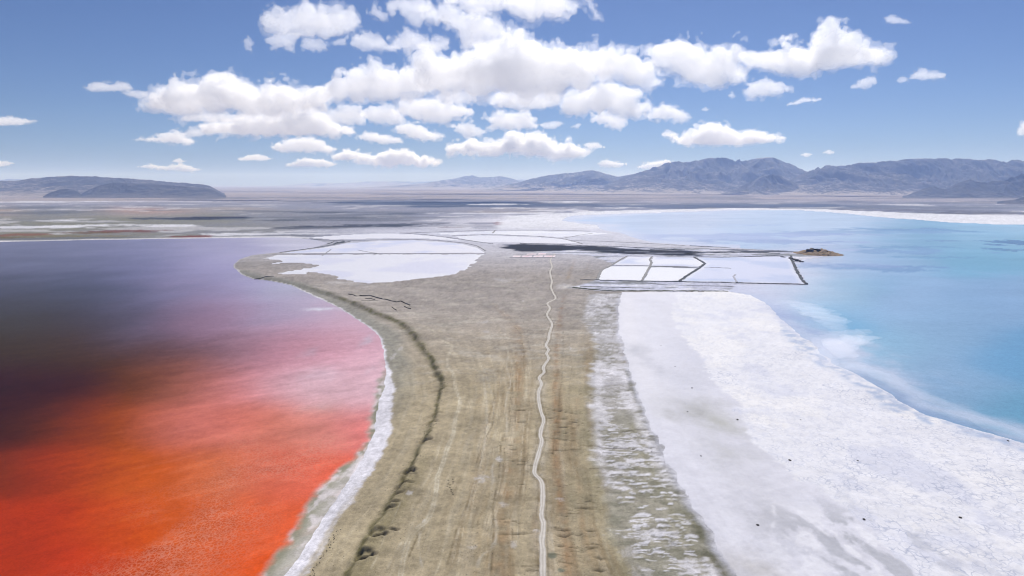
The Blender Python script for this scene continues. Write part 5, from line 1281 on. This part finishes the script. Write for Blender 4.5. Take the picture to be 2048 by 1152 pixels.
# ---------------------------------------------------------------- rubble heap, stones, ruins
def stone_mesh(seed, sub=2, flat=.55, rough=.35):
    import bmesh
    bm = bmesh.new()
    bmesh.ops.create_icosphere(bm, subdivisions=sub, radius=1.0)
    V = np.array([v.co[:] for v in bm.verts])
    n = vn3(V[:, 0] * 1.1 + seed, V[:, 1] * 1.1, V[:, 2] * 1.1, seed) * rough + vn3(V[:, 0] * 2.7, V[:, 1] * 2.7 + seed, V[:, 2] * 2.7, seed + 1) * rough * .5
    V = V * (1 + n)[:, None]
    V[:, 2] *= flat
    for v, p in zip(bm.verts, V): v.co = p
    me = bpy.data.meshes.new('stone'); bm.to_mesh(me); bm.free()
    return me


STONES = [stone_mesh(s) for s in range(6)]
for me in STONES: me.materials.append(M_STONE)
ROCKS = [stone_mesh(s + 20, 3, .7, .5) for s in range(5)]
for me in ROCKS: me.materials.append(M_ISLE_ROCK)


def put(mesh, name, x, y, z, s, rz=0.0, parent=None):
    o = bpy.data.objects.new(name, mesh); COL.objects.link(o)
    o.location = (x, y, z); o.scale = s if isinstance(s, tuple) else (s, s, s); o.rotation_euler = (0, 0, rz)
    if parent: o.parent = parent
    return o


rr = random.Random(11)
# the islet: an ochre mound under dark outcrops
ix, iy = G(1634, 508)
isl = bpy.data.objects.new('rocky_islet', None); COL.objects.link(isl); isl.location = (ix, iy, 0)
tag(isl, 'small ochre islet with dark rock outcrops in the blue lake', 'islet')
mpp = iy / FPX
nx_, ny_ = 90, 44
ux = np.linspace(-1.15, 1.15, nx_); uy = np.linspace(-1.2, 1.2, ny_)
UX, UY = np.meshgrid(ux, uy, indexing='ij')
IXm, IYm = UX * 44 * mpp, UY * 60
e = np.sqrt(UX ** 2 + UY ** 2)
prof_x = np.interp(UX, [-1.15, -1, -.6, -.2, .1, .5, .8, 1.0, 1.15], [0, .12, .5, .95, 1, .7, .42, .15, 0])
hm = 15.0 * prof_x * np.clip(1 - UY ** 2, 0, 1) ** .8 * (.85 + .5 * fbm2(IXm / 16, IYm / 16, 4, 401)) - 1.2 + 1.4 * fbm2(IXm / 7, IYm / 7, 3, 402)
hm = np.where(e > 1.12, -1.5, hm)
i_ = np.arange(nx_ * ny_).reshape(nx_, ny_)
mesh_np('mound', np.stack([IXm, IYm, hm], -1).reshape(-1, 3), np.stack([i_[:-1, :-1], i_[1:, :-1], i_[1:, 1:], i_[:-1, 1:]], -1).reshape(-1, 4), M_ISLE, isl)
for (x, y, s, zz) in [(1617, 0, 5.5, 13), (1624, 0, 7, 14), (1632, -.1, 6, 14), (1638, 0, 5, 12), (1646, -.05, 4.6, 10), (1652, 0, 5.2, 9), (1659, -.1, 3.6, 6), (1668, -.05, 4.2, 4), (1674, 0, 2.8, 2.5),
                      (1622, -.72, 6.5, 3), (1631, -.8, 5.5, 2), (1640, -.85, 4.5, 1.2), (1650, -.75, 5, 1.5), (1656, -.55, 4.2, 2.5), (1606, -.1, 3.4, 7)]:
    put(rr.choice(ROCKS), 'rock', (x - 1634) * mpp, y * 60, zz - 1.5, (s * 1.25, s * 1.2, s * .8), rr.uniform(0, 6), isl)
# rubble on the north end of the slanting bank
hx, hy = G(1583, 519)
heap = bpy.data.objects.new('rubble_heap', None); COL.objects.link(heap); heap.location = (hx, hy, float(hz(hx, hy)[0]))
tag(heap, 'dark rubble heap on the north end of the slanting eastern bank', 'rubble heap')
for k in range(16):
    u = rr.uniform(-1, 1)
    put(rr.choice(ROCKS), 'rock', rr.uniform(-5, 5) + u * -2, u * 60, rr.uniform(.3, 2.4) * (1 - abs(u) * .5), (rr.uniform(2.5, 5), rr.uniform(5, 9), rr.uniform(1.6, 3)), rr.uniform(-.3, .3), heap)
# ruins beside the shore ridge
for i, (pts, lb, h) in enumerate([([(719, 594.5), (740, 593.5), (748, 596), (761, 600), (778, 603.5), (793, 606.5), (802, 604.5), (811, 609), (820, 613)], 'longest ruined dark wall, zigzagging along the north of the ruins', 1.7),
                                  ([(809, 616), (815, 618.5), (821, 620.5)], 'short ruined wall at the east corner of the ruins', 1.5),
                                  ([(784, 619), (793, 624)], 'short ruined wall on the south side of the ruins', 1.4),
                                  ([(697, 592), (705, 592.5), (713, 595.5)], 'ruined dark wall at the west end of the ruins', 1.5),
                                  ([(731, 600), (742, 600.5), (750, 603)], 'broken low wall inside the ruins', 1.2),
                                  ([(722, 605), (740, 606), (756, 606.5)], 'faint low wall stump at the southwest inside of the ruins', .7)]):
    o = strip('ruined_wall', surv(pts), [(-.65, -.6), (-.55, h * .6), (-.3, h * .75), (.3, h * .75), (.55, h * .6), (.65, -.6)], 1.6, M_RUIN, wob=.3, seed=500 + i, vary=.35)
    tag(o, lb, 'ruined wall', 'ruined walls beside the red lake ridge')
# dark lumps lying on the white flat
for (x, y, w, lb) in [(1515, 1054, 2.2, 'dark stone on the grey salt veil right of the olive ridge, lowest one'), (1580, 925, 2.6, 'flat dark stone on the edge of the white crust'), (1920, 1039, 2.4, 'dark stone alone on the cracked crust at lower right'),
                      (2016, 884, 2.4, 'dark stone near the blue water at the right edge'), (1715, 925, 1.8, 'small dark stone in the middle of the cracked white crust'), (1475, 843, 2.6, 'dark stone where grey mud meets white crust'),
                      (1601, 843, 1.3, 'tiny dark stone high on the bright crust'), (1384, 779, 2.2, 'dark stone on the grey brown patch of the salt flat'), (1350, 735, 1.6, 'small dark stone in the pale left part of the salt flat'), (1322, 694, 1.6, 'farthest dark stone on the left edge of the salt flat'),
                      (1375, 827, 1.6, 'dark stone below the grey brown patch of the salt flat'), (1402, 916, 1.6, 'small dark stone right of the olive ridge, uppermost one'), (1728, 1044, 2.2, 'dark stone beside the torn crust tongues at lower right'), (1303, 906, 1.3, 'dark stone on the mottled mud beside the olive ridge')]:
    X_, Y_ = G(x, y)
    z = float(max(hz(X_, Y_, zs)[0], hz(X_, Y_)[0]))
    o = put(rr.choice(STONES), 'stone', float(X_), float(Y_), z + .12, (w * .4, w * .5, w * .3), rr.uniform(-.3, .3))
    tag(o, lb, 'stone', 'dark stones on the salt flat')
# small dark stones along the red lake's salt rim
sl = smooth_line(surv([(672, 1062), (660, 1085), (645, 1110), (630, 1135), (616, 1160)]), 6)
sq, st_ = resample(sl, .9)
for k in range(56):
    p = sq[rr.randrange(len(sq))]; off = rr.gauss(0, 1.0) + 1.4
    x, y = p[0] + off, p[1] + rr.uniform(-1, 1)
    o = put(rr.choice(STONES), 'stone', x, y, float(hz(x, y)[0]) + .03, rr.uniform(.18, .42), rr.uniform(0, 6))
    tag(o, 'one of many small dark stones strewn along the salt rim of the red lake', 'stone', 'small stones along the red lake rim')
for k in range(12):
    x, y = G(900 + rr.uniform(-6, 8), 966 + k * 2.8 + rr.uniform(-.6, .6))
    o = put(rr.choice(STONES), 'stone', float(x), float(y), float(hz(x, y)[0]) + .05, (rr.uniform(.5, .8), .35, .35), rr.uniform(-.3, .3))
    tag(o, 'one of a row of little dark stones right of the left track', 'stone', 'row of stones beside the left track')

# ---------------------------------------------------------------- low scrub: far too many to count
def scrub():
    rng = np.random.default_rng(5)
    pts = []
    q_, t_ = resample(W_SCARP, 1.0)
    m = (q_[:, 1] > 420)
    q_ = q_[m]
    for k in range(2600):
        p = q_[rng.integers(len(q_))]
        pts.append((p[0] + rng.normal(0, 2.6), p[1] + rng.normal(0, 2), rng.uniform(.15, .5)))
    for k in range(5200):
        x, y = G(rng.uniform(640, 1190), rng.uniform(640, 1200) ** 1.0)
        pts.append((float(x), float(y), rng.uniform(.10, .30)))
    P = np.array(pts)
    cl = fbm2(P[:, 0] / 14, P[:, 1] / 14, 3, 77) + rng.normal(0, .25, len(P))
    keep = (cl > .15) & (np.abs(np.interp(P[:, 1], W_ROAD[::-1, 1], W_ROAD[::-1, 0]) - P[:, 0]) > 4)
    P = P[keep]
    sh = -poly_sd(W['red'], P[:, 0], P[:, 1]); P = P[sh > 18]
    z = hz(P[:, 0], P[:, 1])
    V, F = [], []
    base = np.array([(math.cos(a), math.sin(a)) for a in (0, 1.05, 2.1, 3.14, 4.2, 5.2)])
    for (x, y, s), zz in zip(P, z):
        n = len(V)
        for cx, cyy in base:
            k = rng.uniform(.7, 1.3) * s
            V.append((x + cx * k, y + cyy * k, zz - .05))
        V.append((x + rng.normal(0, .2 * s), y + rng.normal(0, .2 * s), zz + s * rng.uniform(.6, 1.1)))
        for i in range(6): F.append((n + i, n + (i + 1) % 6, n + 6))
    o = mesh_np('scrub', np.array(V), np.array(F), plain_mat('dry_scrub', (.072, .068, .04), size=1.2, var=.4), smooth=False)
    tag(o, kind='stuff')


scrub()

# ---------------------------------------------------------------- salt dust blown along the blue lake's edge
M_DUST = bpy.data.materials.new('salt_dust'); M_DUST.use_nodes = True
_nt = M_DUST.node_tree; _nt.nodes.clear()
_o = _nt.nodes.new('ShaderNodeOutputMaterial'); _v = _nt.nodes.new('ShaderNodeVolumePrincipled')
_v.inputs['Color'].default_value = (.97, .97, 1, 1); _v.inputs['Density'].default_value = .012; _v.inputs['Anisotropy'].default_value = .3
_nt.links.new(_v.outputs[0], _o.inputs['Volume'])


def dust(pts, widths, heights, seed):
    P = smooth_line(surv([p for p in pts]), 5)
    Q, t = resample(P, 2.5)
    n = len(Q); k = np.linspace(0, 1, n)
    w = np.interp(k, np.linspace(0, 1, len(widths)), widths); h = np.interp(k, np.linspace(0, 1, len(heights)), heights)
    T = np.gradient(Q, axis=0); T /= np.linalg.norm(T, axis=1)[:, None]
    Nn = np.stack([T[:, 1], -T[:, 0]], 1)
    a = np.linspace(0, 2 * math.pi, 22, endpoint=False)
    ca, sa = np.cos(a), np.sin(a)
    nz = 1 + .55 * fbm2(t[:, None] / 18 + ca[None] * 1.2, sa[None] * 1.2 + seed + 0 * t[:, None], 4, seed)
    end = np.sqrt(np.clip(1 - (2 * k - 1) ** 6, 0.003, 1))
    off = ca[None] * w[:, None] * nz * end[:, None]
    z = h[:, None] * (1.02 + sa[None] * nz * .98) * end[:, None] * .5 + .35
    V = np.stack([Q[:, 0][:, None] + Nn[:, 0][:, None] * off, Q[:, 1][:, None] + Nn[:, 1][:, None] * off, np.maximum(z, .3)], -1)
    m = len(a); i = np.arange(n * m).reshape(n, m)
    F = np.stack([i[:-1], i[1:], np.roll(i[1:], -1, 1), np.roll(i[:-1], -1, 1)], -1).reshape(-1, 4)
    F = [tuple(f) for f in F]
    me = bpy.data.meshes.new('salt_dust')
    me.from_pydata(V.reshape(-1, 3).tolist(), [], F + [tuple(range(m))[::-1], tuple(range((n - 1) * m, n * m))])
    me.materials.append(M_DUST)
    o = bpy.data.objects.new('salt_dust', me); COL.objects.link(o)
    tag(o, kind='stuff')


dust([(1640, 738), (1690, 738), (1745, 753), (1800, 776), (1850, 797), (1900, 820), (1960, 848), (2048, 884), (2140, 915)], [5, 14, 12, 9, 8, 8, 9, 11, 12], [3, 9, 8, 6, 5, 5, 6, 8, 8], 3)
dust([(1625, 750), (1650, 728), (1672, 712), (1700, 694), (1735, 682), (1765, 676)], [5, 13, 20, 21, 13, 5], [3, 9, 15, 15, 9, 3], 9)
dust([(1600, 700), (1640, 690), (1690, 676), (1740, 660)], [6, 16, 20, 8], [2, 5, 7, 3], 23)
dust([(1545, 612), (1580, 606), (1620, 618), (1650, 640), (1690, 670)], [6, 18, 24, 22, 10], [2, 5, 7, 8, 3], 17)
